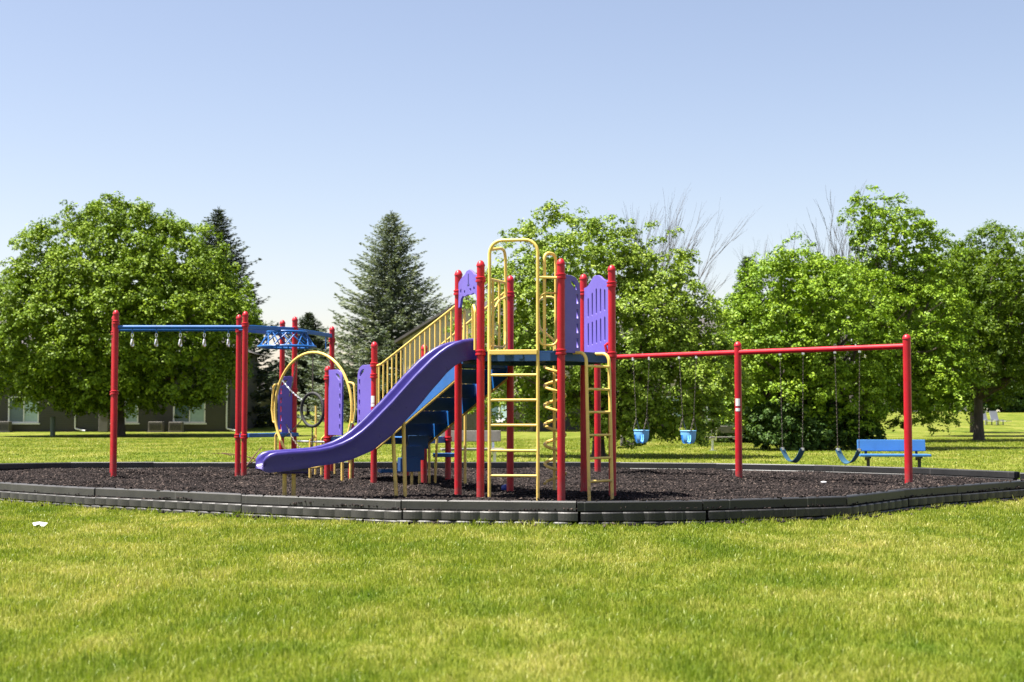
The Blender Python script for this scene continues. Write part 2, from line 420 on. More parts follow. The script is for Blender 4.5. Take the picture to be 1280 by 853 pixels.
chips = mesh_np('mulch_chips', V.reshape(-1, 3), F, M_CHIP, kind='stuff')
tag(chips, 'dark brown shredded mulch chips covering the whole play area', 'mulch')

# grass blades
def blades(xx, yy, h, w, name, label, lean=0.35):
    N = len(xx)
    az = rng.uniform(0, 2*pi, N); la = rng.uniform(0, 2*pi, N); ln = np.abs(rng.normal(0, lean, N)) + 0.06
    d = np.stack([np.cos(az), np.sin(az), np.zeros(N)], -1) * (w / 2)[:, None]
    lv = np.stack([np.cos(la), np.sin(la), np.zeros(N)], -1)
    b = np.stack([xx, yy, terr(xx, yy) - 0.004], -1)
    m = b + lv * (h * ln * 0.35)[:, None]; m[:, 2] += h * 0.58
    t = b + lv * (h * ln * 1.1)[:, None]; t[:, 2] += h * (1 - 0.25 * ln)
    V = np.empty((N, 6, 3)); V[:, 0] = b - d; V[:, 1] = b + d; V[:, 2] = m + d * 0.8; V[:, 3] = m - d * 0.8
    V[:, 4] = t + d * 0.12; V[:, 5] = t - d * 0.12
    F = (np.arange(N)[:, None, None] * 6 + np.array([(0, 1, 2, 3), (3, 2, 4, 5)])[None]).reshape(-1, 4)
    o = mesh_np(name, V.reshape(-1, 3), F, M_BLADE, kind='stuff'); tag(o, label, 'grass'); return o
def hfield(x, y):
    return 1 + 0.28*np.sin(x*2.3 + 1.3*np.sin(y*1.7))*np.sin(y*2.9 + np.sin(x*1.9)) + 0.2*np.sin(x*5.1 + y*3.3)*np.sin(y*6.3 - x*2.7) + 0.12*np.sin(x*11+y*7)*np.sin(y*13-x*5)
N = 1900000
yy = 5.0 + (24 - 5.0) * rng.random(N); xx = rng.uniform(-11, 11, N)
keep = (np.abs(xx) < 0.37 * yy + 1.2) & (rng.random(N) < np.clip((6.0 / yy) ** 0.95, 0, 1)) & ~inside(xx, yy)
xx, yy = xx[keep], yy[keep]
hf = hfield(xx, yy)
h = rng.uniform(0.026, 0.054, len(xx)) * hf * np.where(rng.random(len(xx)) < 0.02, 1.5, 1.0)
dist = np.full(len(xx), 9.0)
for (x0, y0, _), (x1, y1, _) in zip(FRONT[:-1], FRONT[1:]):
    t_ = np.clip(((xx - x0)*(x1 - x0) + (yy - y0)*(y1 - y0)) / ((x1 - x0)**2 + (y1 - y0)**2), 0, 1)
    dist = np.minimum(dist, np.hypot(xx - x0 - t_*(x1 - x0), yy - y0 - t_*(y1 - y0)))
h *= 1 + 1.1 * np.exp(-(dist / 0.12) ** 2) * (0.5 + 0.5 * np.sin(xx * 3.1) * np.sin(xx * 7.7 + 1))
w = rng.uniform(0.0030, 0.0052, len(xx)) * (yy / 6.4) ** 0.8
blades(xx, yy, h, w, 'lawn_grass', 'mown yellow green grass blades of the lawn around the play area')
N = 260000
yy = 22 + 53 * rng.random(N) ** 1.3; xx = rng.uniform(-32, 32, N)
keep = (np.abs(xx) < 0.37 * yy + 2) & ~inside(xx, yy); xx, yy = xx[keep], yy[keep]
h = rng.uniform(0.03, 0.06, len(xx)) * hfield(xx*0.4, yy*0.4); w = rng.uniform(0.012, 0.022, len(xx)) * (yy / 28) ** 0.6
blades(xx, yy, h, w, 'back_lawn_grass', 'short sunlit grass blades of the lawn behind the play area')

# ------------------------------------------------------------------ border of stacked plastic timbers
border = wthing('playground_border', 'low dark grey border of stacked plastic timbers around the mulch', 'border', (0, 15.5, 0))
def timber(p, q, z0, z1, out, scallop, mat, gap=0.009):
    """one timber from p to q; out = outward normal; its outer face is a row of shallow log bumps"""
    p = Vector(p); q = Vector(q); d = q - p; ln = d.length; d.normalize()
    prof = []
    if scallop:
        nb = max(2, round(ln / 0.225))
        for b in range(nb):
            for k in range(6):
                t = (b + k / 6) / nb; prof.append((gap + t * (ln - 2 * gap), 0.004 + 0.032 * abs(math.sin(pi * (k / 6 if k else 0.03))) ** .6))
        prof.append((ln - gap, 0.01))
    else: prof = [(gap, 0), (ln - gap, 0)]
    m = MB(); n = len(prof)
    vv = []
    for z, ins in ((z0, 0.004), (z0 + 0.006, 0), (z1 - 0.012, 0), (z1, 0.010)):
        for u, o in prof:
            x = p + d * u + out * (o - ins); vv.append((x.x, x.y, z))
        for u in (prof[-1][0], prof[0][0]):
            x = p + d * u - out * (0.13 - ins); vv.append((x.x, x.y, z))
    k = n + 2; ff = []
    for r in range(3):
        for j in range(k): ff.append((r*k+j, r*k+(j+1)%k, (r+1)*k+(j+1)%k, (r+1)*k+j))
    ff.append(tuple(range(k - 1, -1, -1))); ff.append(tuple(range(3*k, 4*k)))
    m.add(vv, ff); return m.build('border_timber', mat, border)
def split_piece(p, q, maxlen=2.7):
    L = math.dist(p[:2], q[:2]); n = max(1, math.ceil(L / maxlen)); out = []
    for i in range(n):
        a, b = i / n, (i + 1) / n
        out.append(tuple(tuple(p[k] + (q[k] - p[k]) * t for k in range(3)) for t in (a, b)))
    return out
nf = len(FRONT)
for i in range(len(RINGP)):
    p, q = RINGP[i], RINGP[(i + 1) % len(RINGP)]
    front = i < nf
    for a, b in split_piece(p, q):
        A, B = Vector((a[0], a[1], 0)), Vector((b[0], b[1], 0)); d = (B - A).normalized(); out = Vector((d.y, -d.x, 0))
        zt = (a[2] + b[2]) / 2 + random.uniform(-.004, .004)
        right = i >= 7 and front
        mt = M_TIMBER if (front and not right) else M_TIMBER_SHADE  # right front and back runs take the colour darkened for shade
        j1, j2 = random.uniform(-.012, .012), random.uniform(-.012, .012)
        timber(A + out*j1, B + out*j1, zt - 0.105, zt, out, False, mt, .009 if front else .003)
        if front:
            s = d * random.uniform(0.02, 0.07)
            timber(A + s + out * 0.012, B + s + out * 0.012, zt - 0.211, zt - 0.115, out, True, mt)
            s = d * random.uniform(-0.05, 0.05)
            timber(A + s + out * 0.022, B + s + out * 0.022, -0.03, zt - 0.221, out, True, mt)
        else:
            s = d * random.uniform(-0.05, 0.05)
            timber(A + s + out * j2, B + s + out * j2, -0.03, zt - 0.109, out, False, mt)

# ------------------------------------------------------------------ trees
def leaf_quads(C, Nrm, S, asp=0.62):
    """one folded leaf-cluster blade at each C: S long, pointing in a random direction across Nrm"""
    N = len(C)
    Nrm = Nrm / (np.linalg.norm(Nrm, axis=1)[:, None] + 1e-9)
    r = rng.normal(size=(N, 3)); a = np.cross(Nrm, r); a /= (np.linalg.norm(a, axis=1)[:, None] + 1e-9)
    b = np.cross(Nrm, a)
    s = S[:, None]
    V = np.empty((N, 4, 3))
    V[:, 0] = C - a * s * .5; V[:, 1] = C + b * s * asp * .5 + Nrm * s * .10; V[:, 2] = C + a * s * .5 - Nrm * s * .08; V[:, 3] = C - b * s * asp * .5 + Nrm * s * .10
    return V
def fib(n):
    k = np.arange(n) + .5; ph = np.arccos(1 - 2 * k / n); th = pi * (1 + 5 ** .5) * k
    return np.stack([np.cos(th) * np.sin(ph), np.sin(th) * np.sin(ph), np.cos(ph)], -1)
def crown(lobes, bough, per, leaf, dens=1.0, core=.25, jit=.14, zmin=.5, fill=1.0):
    """lobes: (cx,cy,cz, rx,ry,rz). Boughs (radius about `bough`) sit on the lobe surfaces; every bough carries tufts of leaves on
    its upper and outer side, and bigger leaf sprays fill the inside of the lobes."""
    CC = []; NN = []; IN = []
    for i, (x, y, z, a, b, c) in enumerate(lobes):
        area = 12.6 * ((a*b)**1.6/3 + (a*c)**1.6/3 + (b*c)**1.6/3) ** (1/1.6)
        n = int(dens * area / (bough ** 2 * 1.55))
        d = fib(n); d += rng.normal(0, .16, d.shape); d /= np.linalg.norm(d, axis=1)[:, None]
        rad = .93 + np.clip(rng.normal(0, jit, n), -2.5 * jit, 1.45 * jit); k = rng.random(n) < core; rad[k] *= rng.uniform(.66, .9, k.sum())
        p = np.stack([x + d[:, 0]*a*rad, y + d[:, 1]*b*rad, z + d[:, 2]*c*rad], -1)
        ok = p[:, 2] > zmin
        for j, q in enumerate(lobes):
            if j != i:
                e = ((p[:, 0]-q[0])/q[3])**2 + ((p[:, 1]-q[1])/q[4])**2 + ((p[:, 2]-q[2])/q[5])**2
                ok &= e > .6
        CC.append(p[ok]); NN.append(d[ok])
        m = int(fill * area / (leaf * 2.0) ** 2 * 1.05)
        u = rng.normal(size=(m, 3)); u /= np.linalg.norm(u, axis=1)[:, None]; u *= (.38 + .44 * rng.random(m))[:, None]
        IN.append(np.stack([x + u[:, 0]*a, y + u[:, 1]*b, z + u[:, 2]*c], -1))
    CC = np.concatenate(CC); NN = np.concatenate(NN); IN = np.concatenate(IN); IN = IN[IN[:, 2] > zmin]
    # tufts on the boughs
    nt = 8; n = len(CC); rb = bough * rng.uniform(.5, 1.4, n)
    ib = np.repeat(np.arange(n), nt); M = len(ib)
    out = NN[ib] * .8 + np.array([0, 0, .55]); out /= np.linalg.norm(out, axis=1)[:, None]
    d = rng.normal(size=(M, 3)); d /= np.linalg.norm(d, axis=1)[:, None]
    dn = (d * out).sum(1); d = np.where((dn < -.05)[:, None], d - 2 * dn[:, None] * out, d)
    T = CC[ib] + d * (rb[ib] * (.55 + .5 * rng.random(M)))[:, None] * np.array([1, 1, .72]); TN = d * .7 + out * .3
    rt = bough * .38 * rng.uniform(.5, 1.35, M)
    idx = np.repeat(np.arange(M), np.maximum(3, rng.poisson(2.0 * per / nt, M))); K = len(idx)
    d = rng.normal(size=(K, 3)); d /= np.linalg.norm(d, axis=1)[:, None]
    up = TN[idx] * .6 + np.array([0, 0, .7]); up /= np.linalg.norm(up, axis=1)[:, None]
    dn = (d * up).sum(1); d = np.where((dn < -.1)[:, None], d - 2 * dn[:, None] * up, d)
    C = T[idx] + d * (rt[idx] * rng.random(K) ** .4)[:, None]
    Nn = d * .5 + up * .6 + rng.normal(0, .42, (K, 3))
    S = leaf * .70 * rng.uniform(.55, 1.4, K)
    ok = C[:, 2] > zmin * .6
    V = leaf_quads(C[ok], Nn[ok], S[ok])
    if len(IN): V = np.concatenate([V, leaf_quads(IN, rng.normal(size=IN.shape), leaf * 1.6 * rng.uniform(.7, 1.3, len(IN)), .8)])
    return V, CC
def limb_tubes(m, base, tips, r0, fork, sweep=.25):
    for t in tips:
        a = Vector(fork) + Vector((random.uniform(-.1, .1), random.uniform(-.1, .1), random.uniform(-.6, .6))) * (r0 * 2)
        b = Vector(t); L = (b - a).length
        mid = a.lerp(b, .45) + Vector((0, 0, L * random.uniform(-.02, sweep) * .5)) + Vector((random.uniform(-.07, .07), random.uniform(-.07, .07), 0)) * L
        q = a.lerp(b, .78) + Vector((random.uniform(-.06, .06), random.uniform(-.06, .06), random.uniform(-.03, .08))) * L
        rr = r0 * random.uniform(.35, .6)
        m.tube([a, a.lerp(mid, .5) , mid, q, b], [rr, rr * .85, rr * .65, rr * .42, rr * .15], 7)
def deciduous(name, label, loc, lobes, clump_r, per, leaf, mat, bark, trunk_r, fork_h, dens=1.0, core=.25, jit=.14, group=None, stems=None, nlimb=22, zmin=.5, extra=None):
    o = thing(name, label, 'tree', loc, 0, group)
    V, CC = crown(lobes, clump_r, per, leaf, dens, core, jit, zmin)
    if extra is not None: V = np.concatenate([V, extra])
    N = len(V)
    mesh_np('crown', V.reshape(-1, 3), np.arange(N * 4).reshape(-1, 4), mat, o)
    m = MB()
    for (sx, sy, fx, fy, fz, r) in (stems or [(0, 0, 0, 0, fork_h, trunk_r)]):
        m.tube([(sx, sy, -.15), (sx, sy, .12), (sx + (fx - sx) * .15, sy + (fy - sy) * .15, fz * .3), (sx + (fx - sx) * .5, sy + (fy - sy) * .5, fz * .65), (fx, fy, fz), (fx * 1.05, fy, fz * 1.5)], [r * 1.65, r * 1.2, r, r * .92, r * .82, r * .35], 12)
        k = rng.choice(len(CC), min(nlimb, len(CC)), replace=False)
        limb_tubes(m, None, [tuple(CC[j] * .93 + np.array([fx, fy, fz]) * .07) for j in k], r, (fx, fy, fz))
    m.build('trunk', bark, o, True)
    return o
# big maple on the left (85 m away)
deciduous('maple_tree', 'large rounded bright green maple standing in front of the dark left building', (-23.4, 85, 0),
    [(0, 0, 6.4, 7.3, 6.9, 4.9), (-.5, -.3, 9.4, 5.0, 4.8, 4.3), (-3.9, -1.5, 5.6, 4.0, 4.4, 3.6), (3.9, -1.4, 5.6, 3.8, 4.2, 3.6), (1.2, -.5, 9.0, 4.7, 4.4, 3.9), (-.2, -3.2, 5.4, 4.2, 3.6, 3.4)],
    1.1, 165, .25, L_MAPLE, BARK, .30, 2.6, 1.2, .15, .085, nlimb=30, zmin=1.75)
# ash in the middle (42 m)
ex_c, ex_n = [], []
deciduous('ash_tree', 'light green ash with drooping lower branches behind the climbing tower', (2.55, 42, 0),
    [(-.7, 0, 5.3, 1.9, 1.8, 1.8), (-1.6, -.2, 4.0, 1.9, 1.7, 1.7), (.1, .1, 3.5, 2.6, 2.3, 2.3), (1.6, -.2, 4.35, 1.4, 1.6, 1.7), (2.4, -.3, 3.0, 1.2, 1.5, 1.5), (-2.5, -.1, 2.5, 1.3, 1.4, 1.5), (2.0, -.4, 2.0, 1.9, 1.6, 1.3), (.3, -.9, 1.9, 1.2, 1.2, 1.2), (1.3, 0, 5.0, .9, .9, .8), (2.3, -1.1, .95, 1.15, .7, .55), (.45, -1.0, .85, .7, .6, .45)],
    .56, 140, .13, L_ASH, BARK, .17, 1.6, 1.05, .15, .13, nlimb=26, zmin=.42)
# mulberry: broad yellow-green dome and a taller open tree beside it (50 m)
deciduous('mulberry_tree', 'broad yellow green multi stemmed tree behind the belt swings', (10.1, 51, 0),
    [(.0, 0, 4.5, 2.1, 2.2, 2.35), (-1.75, -.3, 3.2, 1.4, 1.5, 1.75), (1.2, -.4, 4.2, 2.4, 2.1, 2.2), (-.7, -.7, 2.0, 1.7, 1.5, 1.4), (1.3, -.6, 1.9, 1.8, 1.6, 1.5), (.6, 0, 5.9, 1.4, 1.2, 1.0)],
    .66, 150, .15, L_MULB, BARK, .16, 1.3, 1.05, .15, .11, nlimb=14, zmin=.35, stems=[(-.25, 0, -.9, 0, 1.5, .15), (.2, .1, .5, .1, 1.7, .17), (1.05, .1, 1.5, 0, 1.6, .12)])
deciduous('elm_tree', 'tall open topped green tree with pale visible limbs right of the swings', (13.35, 53, 0),
    [(1.0, 0, 7.6, 1.2, 1.1, 1.5), (.2, .1, 8.6, .8, .8, .7), (2.1, 0, 6.8, 1.0, 1.0, 1.4), (.3, 0, 5.4, 1.7, 1.5, 1.3), (1.8, -.3, 4.6, 1.6, 1.6, 1.9), (2.0, -.5, 3.1, 1.3, 1.6, 1.5), (1.4, -.5, 3.0, 1.6, 1.5, 1.4), (1.8, -1.4, 2.0, 1.1, 1.1, 1.0), (2.5, -1.0, 2.5, .8, .9, .8)],
    .55, 110, .145, L_MULB, BARK_LIGHT, .17, 2.6, .9, .12, .14, nlimb=34, zmin=.8, stems=[(-.6, 0, .2, 0, 3.0, .17), (-.5, .2, 1.2, 0, 3.6, .15)])
deciduous('maple_tree', 'dark green maple with a single bare trunk at the right edge', (22.6, 69, 0),
    [(0, 0, 5.6, 3.4, 3.2, 3.6), (.9, -.4, 7.6, 2.5, 2.4, 2.4), (-1.3, -.4, 5.2, 2.4, 2.4, 2.8), (2.3, -.3, 5.0, 2.4, 2.4, 2.7), (-.4, -1.2, 4.2, 2.4, 2.0, 2.2), (3.0, .2, 7.0, 2.0, 2.0, 2.0)],
    .95, 150, .19, L_DARK, BARK, .24, 2.2, 1.1, .2, .07, nlimb=26, zmin=2.7)
deciduous('maple_tree', 'dark leafy tree filling the gap behind the right maple', (27.5, 84, 0),
    [(0, 0, 5.5, 3.2, 3.2, 4.0), (-1.6, -.4, 5.0, 2.6, 2.6, 3.0), (1.0, 0, 7.6, 2.6, 2.6, 2.6)], .95, 110, .27, L_DARK, BARK, .26, 2.0, 1.0, .2, .08, nlimb=14, zmin=1.6)
deciduous('young_maple_tree', 'green leafy tree standing behind the mulberry at the right', (15.5, 66, 0),
    [(0, 0, 4.4, 3.0, 2.6, 3.6), (2.2, 0, 3.8, 2.4, 2.2, 3.0), (-2.4, .2, 3.6, 2.4, 2.2, 2.8)], .8, 110, .23, L_MAPLE, BARK, .18, 1.6, 1.0, .2, .08, nlimb=12, zmin=.6)

def spruce(name, label, loc, H, RB, mat, seed, leaf=.42, zlow=.35, dens=1.0, power=.82):
    o = thing(name, label, 'spruce tree', loc); rr = np.random.default_rng(seed)
    MB().tube([(0, 0, -.2), (0, 0, H * .3), (.02, 0, H * .7), (0, 0, H * .99)], [H * .018, H * .013, H * .006, .015], 10).build('trunk', BARK, o, True)
    C = []; A = []; S = []
    z = zlow; lev = 0
    while z < H * .985:
        t = z / H; rad = RB * (1 - t) ** power * rr.uniform(.82, 1.06) + .12
        nb = int(max(7, (13 + 11 * (1 - t)) * dens)); ph = rr.uniform(0, 6.28)
        for k in range(nb):
            a = ph + 2 * pi * k / nb + rr.normal(0, .16); L = rad * rr.choice((rr.uniform(.58, .95), rr.uniform(.85, 1.22)))
            lift = .55 * t - .16 + rr.normal(0, .05)
            ns_ = max(4, int(L / (leaf * .20)))
            for q in range(ns_):
                s = (q + rr.random()) / ns_
                if s < .10: continue
                x = L * s; zz = z + x * lift - .34 * L * s * (1 - s) * (1 - t) + .10 * L * s ** 3 * (1 if t < .7 else .3)
                wd = .30 * L * (1 - s) ** .7 * s ** .4 + .10
                for _ in range(3):
                    lat = rr.normal(0, wd * .55)
                    C.append((math.cos(a) * x - math.sin(a) * lat, math.sin(a) * x + math.cos(a) * lat, zz - abs(lat) * .30 + rr.normal(0, .05)))
                    da = a + np.sign(lat) * rr.uniform(.2, 1.0)
                    A.append((math.cos(da), math.sin(da), rr.uniform(-.35, .45))); S.append(leaf * rr.uniform(.5, 1.15) * (.55 + .5 * (1 - t)))
        z += (.26 + .30 * (1 - t)) * (H / 15) * .8; lev += 1
    for k in range(14):
        zz = H * (.965 + .035 * k / 14); a = k * 2.4; C.append((math.cos(a)*.06, math.sin(a)*.06, zz)); A.append((math.cos(a)*.5, math.sin(a)*.5, .9)); S.append(leaf * .5)
    C = np.array(C); A = np.array(A); S = np.array(S)[:, None]; A /= np.linalg.norm(A, axis=1)[:, None]
    rnd = rr.normal(size=C.shape) * .5 + np.array([0, 0, 1.0]); B = np.cross(A, rnd); B /= np.linalg.norm(B, axis=1)[:, None]
    Nn = np.cross(A, B)
    V = np.empty((len(C), 4, 3)); V[:, 0] = C - A * S * .45; V[:, 1] = C + B * S * .17 + Nn * S * .03; V[:, 2] = C + A * S * .55 - Nn * S * .06; V[:, 3] = C - B * S * .17 + Nn * S * .03
    mesh_np('crown', V.reshape(-1, 3), np.arange(len(C) * 4).reshape(-1, 4), mat, o)
    return o
def tz(x, y): return float(terr(np.array(float(x)), np.array(float(y))))
spruce('spruce_tree', 'tall blue green spruce in the gap between hoop and stairs', (-10.5, 123, tz(-10, 123)), 18.2, 9.0, L_SPRUCE, 3, .56)
spruce('spruce_tree', 'dark spruce rising behind the right side of the large maple', (-22.4, 108, tz(-23, 108)), 16.8, 6.6, L_SPRUCED, 4, .55)
spruce('spruce_tree', 'small dark spruce seen through the yellow hoop', (-18.6, 130, tz(-18, 130)), 9.6, 5.2, L_SPRUCED, 5, .55, zlow=1.7)
spruce('spruce_tree', 'narrow dark spruce top left of the yellow green tree', (10.62, 64, 0), 8.4, 2.1, L_SPRUCEY, 6, .32)

# bare dead-topped trees behind the ash and the mulberry
def bare_tree(label, loc, H, seed, lean=(0, 0), spread=.5, lo=.35, stems=3):
    o = thing('bare_tree', label, 'tree', loc, 0, None); rr = random.Random(seed); m = MB()
    def grow(p, d, L, r, depth):
        q = p + d * L * .5 + Vector((rr.uniform(-1, 1), rr.uniform(-1, 1), rr.uniform(-.5, .8))) * L * .07; e = p + d * L
        m.tube([p, q, e], [r, r * .75, r * .5], 5 if depth > 1 else 8, caps=False)
        if depth >= 5 or r < .003: return
        for k in range(rr.choice((2, 3, 3)) if depth else 3):
            nd = (d + Vector((rr.uniform(-1, 1), rr.uniform(-1, 1), rr.uniform(-.1, .75))) * spread + Vector((lean[0], lean[1], .12)) * .35).normalized()
            grow(p.lerp(e, rr.uniform(.55, 1.0)), nd, L * rr.uniform(.55, .85), r * rr.uniform(.45, .62), depth + 1)
    for s in range(stems):
        d = Vector((rr.uniform(-.25, .25) + lean[0], rr.uniform(-.2, .2), 1)).normalized()
        grow(Vector((rr.uniform(-.3, .3), rr.uniform(-.2, .2), -.1)), d, H * lo, .012 * H, 0)
    m.build('trunk', BARK_GREY, o, True); return o
bare_tree('leafless grey tree top rising straight behind the ash crown', (4.6, 58, 0), 8.7, 11, (.02, 0), .24, .42, 2)
bare_tree('leafless grey tree leaning right from behind the ash crown', (4.5, 56, 0), 8.4, 23, (.23, 0), .26, .42, 2)
bare_tree('leafless fine twigged grey tree top above the yellow green tree', (13.8, 58, 0), 8.3, 31, (.05, 0), .36, .42)
bare_tree('leafless grey treetop low between spruce top and the open topped tree', (12.4, 64, 0), 8.1, 44, (-.02, 0), .36, .42)

def bush(label, loc, lobes, cr, leaf, mat=L_BUSH):
    o = thing('bush', label, 'bush', loc); V, CC = crown(lobes, cr, 70, leaf, 1.0, .2, .08, .05)
    mesh_np('foliage', V.reshape(-1, 3), np.arange(len(V) * 4).reshape(-1, 4), mat, o)
    m = MB(); limb_tubes(m, None, [tuple(c * .9) for c in CC[::max(1, len(CC)//8)]], .09, (0, 0, .1)); m.build('stem', BARK, o, True)
bush('dark leafy bush at the foot of the yellow green tree', (9.3, 49.2, 0), [(0, 0, .75, 1.1, .8, .85), (.9, .1, .6, .8, .7, .65)], .32, .16)
bush('leafy bush between the trunks behind the blue bench', (11.2, 50.2, 0), [(0, 0, .75, 1.0, .8, .85), (.9, 0, .55, .8, .6, .6)], .32, .16)
bush('round green bush on the far rise at the right', (51.5, 150, tz(51, 150)), [(0, 0, 1.6, 2.3, 2, 1.6), (2.2, 0, 1.3, 1.9, 1.6, 1.4)], .7, .45)
bush('wide low bush on the far rise beside the round one', (57.5, 152, tz(57, 152)), [(0, 0, 1.2, 2.5, 1.8, 1.3), (-1.8, 0, 1.0, 1.6, 1.5, 1.1)], .7, .45)
# far woods closing the view behind the houses
def far_row(name, label, x0, x1, y, h, n, seed, mat):
    r_ = random.Random(seed); lob = []
    for k in range(n):
        x = x0 + (x1 - x0) * (k + .5) / n + r_.uniform(-2, 2); hh = h * r_.uniform(.7, 1.15)
        lob.append((x - (x0 + x1) / 2, r_.uniform(-3, 3), hh * .5, (x1 - x0) / n * .72, 4, hh * .52))
    o = thing(name, None, None, ((x0 + x1) / 2, y, tz((x0 + x1) / 2, y))); 
    V, CC = crown(lob, 1.9, 60, .8, .8, .2, .1, .2)
    bpy.data.objects.remove(o)
    q = mesh_np(name, V.reshape(-1, 3), np.arange(len(V) * 4).reshape(-1, 4), mat, kind='stuff'); q.location = ((x0 + x1) / 2, y, tz(0, y)); tag(q, label, 'woods')
far_row('distant_woods', 'distant dark green woods along the rise behind the houses', -140, 150, 290, 7.5, 46, 5, L_BUSH)

# ------------------------------------------------------------------ houses
def house(name, label, loc, rz, w, d, h, rise, wall_lo, wall_hi, split, wins, roof=True, downs=(), over=.5, gable=False):
    """front face looks along -y at local y=0; wins: (x, z0, w, h, curtained)"""
    o = thing(name, label, 'building', loc, rz)
    t = .22
    # front wall built round its openings: columns between sorted window edges
    def wall_box(nm, x0, x1, z0, z1, mat, y0=0, y1=t):
        return (x0, x1, z0, z1, y0, y1)
    for lo_, hi_, mat, nm in ((-.2, split, wall_lo, 'wall'), (split, h, wall_hi, 'upper_wall')):
        if hi_ - lo_ < .05: continue
        ws = [q for q in wins if q[1] >= lo_ and q[1] + q[3] <= hi_ + .01]
        m = MB(); xs_ = sorted(set([-w/2, w/2] + [q[0] - q[2]/2 for q in ws] + [q[0] + q[2]/2 for q in ws]))
        for a, b_ in zip(xs_[:-1], xs_[1:]):
            c = (a + b_) / 2; cuts = sorted([(q[1], q[1] + q[3]) for q in ws if abs(q[0] - c) < q[2] / 2])
            z = lo_
            for (c0, c1) in cuts:
                m.box(((a+b_)/2, t/2, (z+c0)/2), (b_-a, t, c0-z)); z = c1
            m.box(((a+b_)/2, t/2, (z+hi_)/2), (b_-a, t, hi_-z))
        pr = 0 if nm == 'wall' else 0
        for s_ in (-1, 1): m.box((s_*(w/2 - t/2), (d + t)/2, (lo_+hi_)/2), (t, d - t, hi_-lo_))
        m.box((0, d + t/2, (lo_+hi_)/2), (w, t, hi_-lo_)); m.build(nm, mat, o)
    for (x, z0, ww, hh, cur) in wins:
        f = MB(); fw = .09
        f.box((x, .06, z0 + fw/2), (ww, .14, fw)); f.box((x, .06, z0 + hh - fw/2), (ww, .14, fw))
        for xx in (x - ww/2 + fw/2, x + ww/2 - fw/2): f.box((xx, .06, z0 + hh/2), (fw, .14, hh - 2*fw))
        f.box((x + .02, .06, z0 + hh/2), (.07, .12, hh - 2*fw))
        fo = f.build('window', M_TRIM, o)
        for s_, mt in ((-1, M_GLASS if cur else M_SCREEN), (1, M_SCREEN if cur else M_GLASS)):
            MB().box((x + s_*ww/4, .10 if s_ < 0 else .085, z0 + hh/2), (ww/2 - fw, .02, hh - 2*fw)).build('pane', mt, fo)
        MB().box((x, -.05, z0 - .05), (ww + .2, .16, .09)).build('sill', M_TRIM, fo)
    if gable:
        m = MB(); m.add([(-w/2, 0, h), (w/2, 0, h), (0, 0, h + rise), (-w/2, d, h), (w/2, d, h), (0, d, h + rise)], [(0, 1, 2), (5, 4, 3), (0, 2, 5, 3), (1, 4, 5, 2), (0, 3, 4, 1)]); m.build('gable', wall_hi, o)
        k = over / (w/2) * rise
        for s_ in (-1, 1):
            m = MB(); vv = []
            for y in (-over, d + over):
                for x, z in ((0, h + rise + .03), (s_*(w/2 + over), h - k + .03), (s_*(w/2 + over), h - k + .22), (0, h + rise + .22)): vv.append((x, y, z))
            m.add(vv, [(0, 1, 2, 3), (7, 6, 5, 4), (0, 4, 5, 1), (1, 5, 6, 2), (2, 6, 7, 3), (3, 7, 4, 0)]); m.build('roof', M_ROOF, o)
    elif roof:
        m = MB(); vv = [(-w/2-over, -over, h), (w/2+over, -over, h), (w/2+over, d+t+over, h), (-w/2-over, d+t+over, h), (-w/2-over+ (d/2 if roof == 'hip' else 0), d/2, h+rise), (w/2+over-(d/2 if roof == 'hip' else 0), d/2, h+rise)]
        m.add(vv, [(0,1,5,4), (2,3,4,5), (1,2,5), (3,0,4), (3,2,1,0)]); m.build('roof', M_ROOF, o)
        MB().box((0, -over - .03, h - .07), (w + 2*over, .06, .2)).build('fascia', M_TRIM, o)
    for x, hd2 in downs:
        MB().tube(fillet([(x, -.06, hd2), (x, -.06, .22), (x + .75, -.25, .06)], .1, 4), .055, 8).build('downspout', M_TRIM, o, True)
    return o
BY = 97.0; bz = tz(-25, 97) + .0
def bx(px): return (px - 640) / 1778 * BY
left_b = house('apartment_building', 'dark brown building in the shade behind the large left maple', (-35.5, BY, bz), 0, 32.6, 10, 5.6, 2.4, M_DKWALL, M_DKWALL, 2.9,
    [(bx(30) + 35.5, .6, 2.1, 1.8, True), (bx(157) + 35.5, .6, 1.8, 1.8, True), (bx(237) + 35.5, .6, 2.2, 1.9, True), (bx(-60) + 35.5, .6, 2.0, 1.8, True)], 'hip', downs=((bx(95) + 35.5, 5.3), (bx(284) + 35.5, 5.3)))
house('apartment_building', 'grey brown building wing just right of the dark left building', (-22.6, 118, tz(-18, 118)), 0, 3.6, 7, 2.7, .7, M_BRICK, M_BRICK, 2.6, [(-.9, .8, .9, 1.2, True)], 'hip', over=.2)
house('apartment_building', 'pale long low building beyond the small spruce', (-17.5, 176, tz(0, 176)), 0, 24, 9, 2.6, 1.8, M_CREAM, M_CREAM, 2.5, [(-9, .9, 1.6, 1.2, True), (4, .9, 1.6, 1.2, True)], True)
house('apartment_building', 'beige sided house with a low gable seen between the stairs and the tower', (-3.2, 99, tz(0, 99)), R(-28), 10.4, 10, 6.4, 2.6, M_BRICK, M_BEIGE, 2.4, [(2.2, 3.6, 1.6, 1.6, True), (2.6, .7, 1.6, 1.5, True)], True, gable=True, over=.45)
house('apartment_building', 'grey building with a beige upper floor hidden behind the ash tree', (14.0, 108, tz(0, 108)), 0, 12.0, 9, 6.2, 2.4, M_BRICK, M_BEIGE, 2.6, [(-1.8, .6, 1.7, 1.7, True), (1.6, .6, 1.7, 1.7, True), (4.4, .6, 1.2, 1.6, True), (1.6, 3.6, 1.7, 1.6, True)], True, downs=((3.0, 6),))
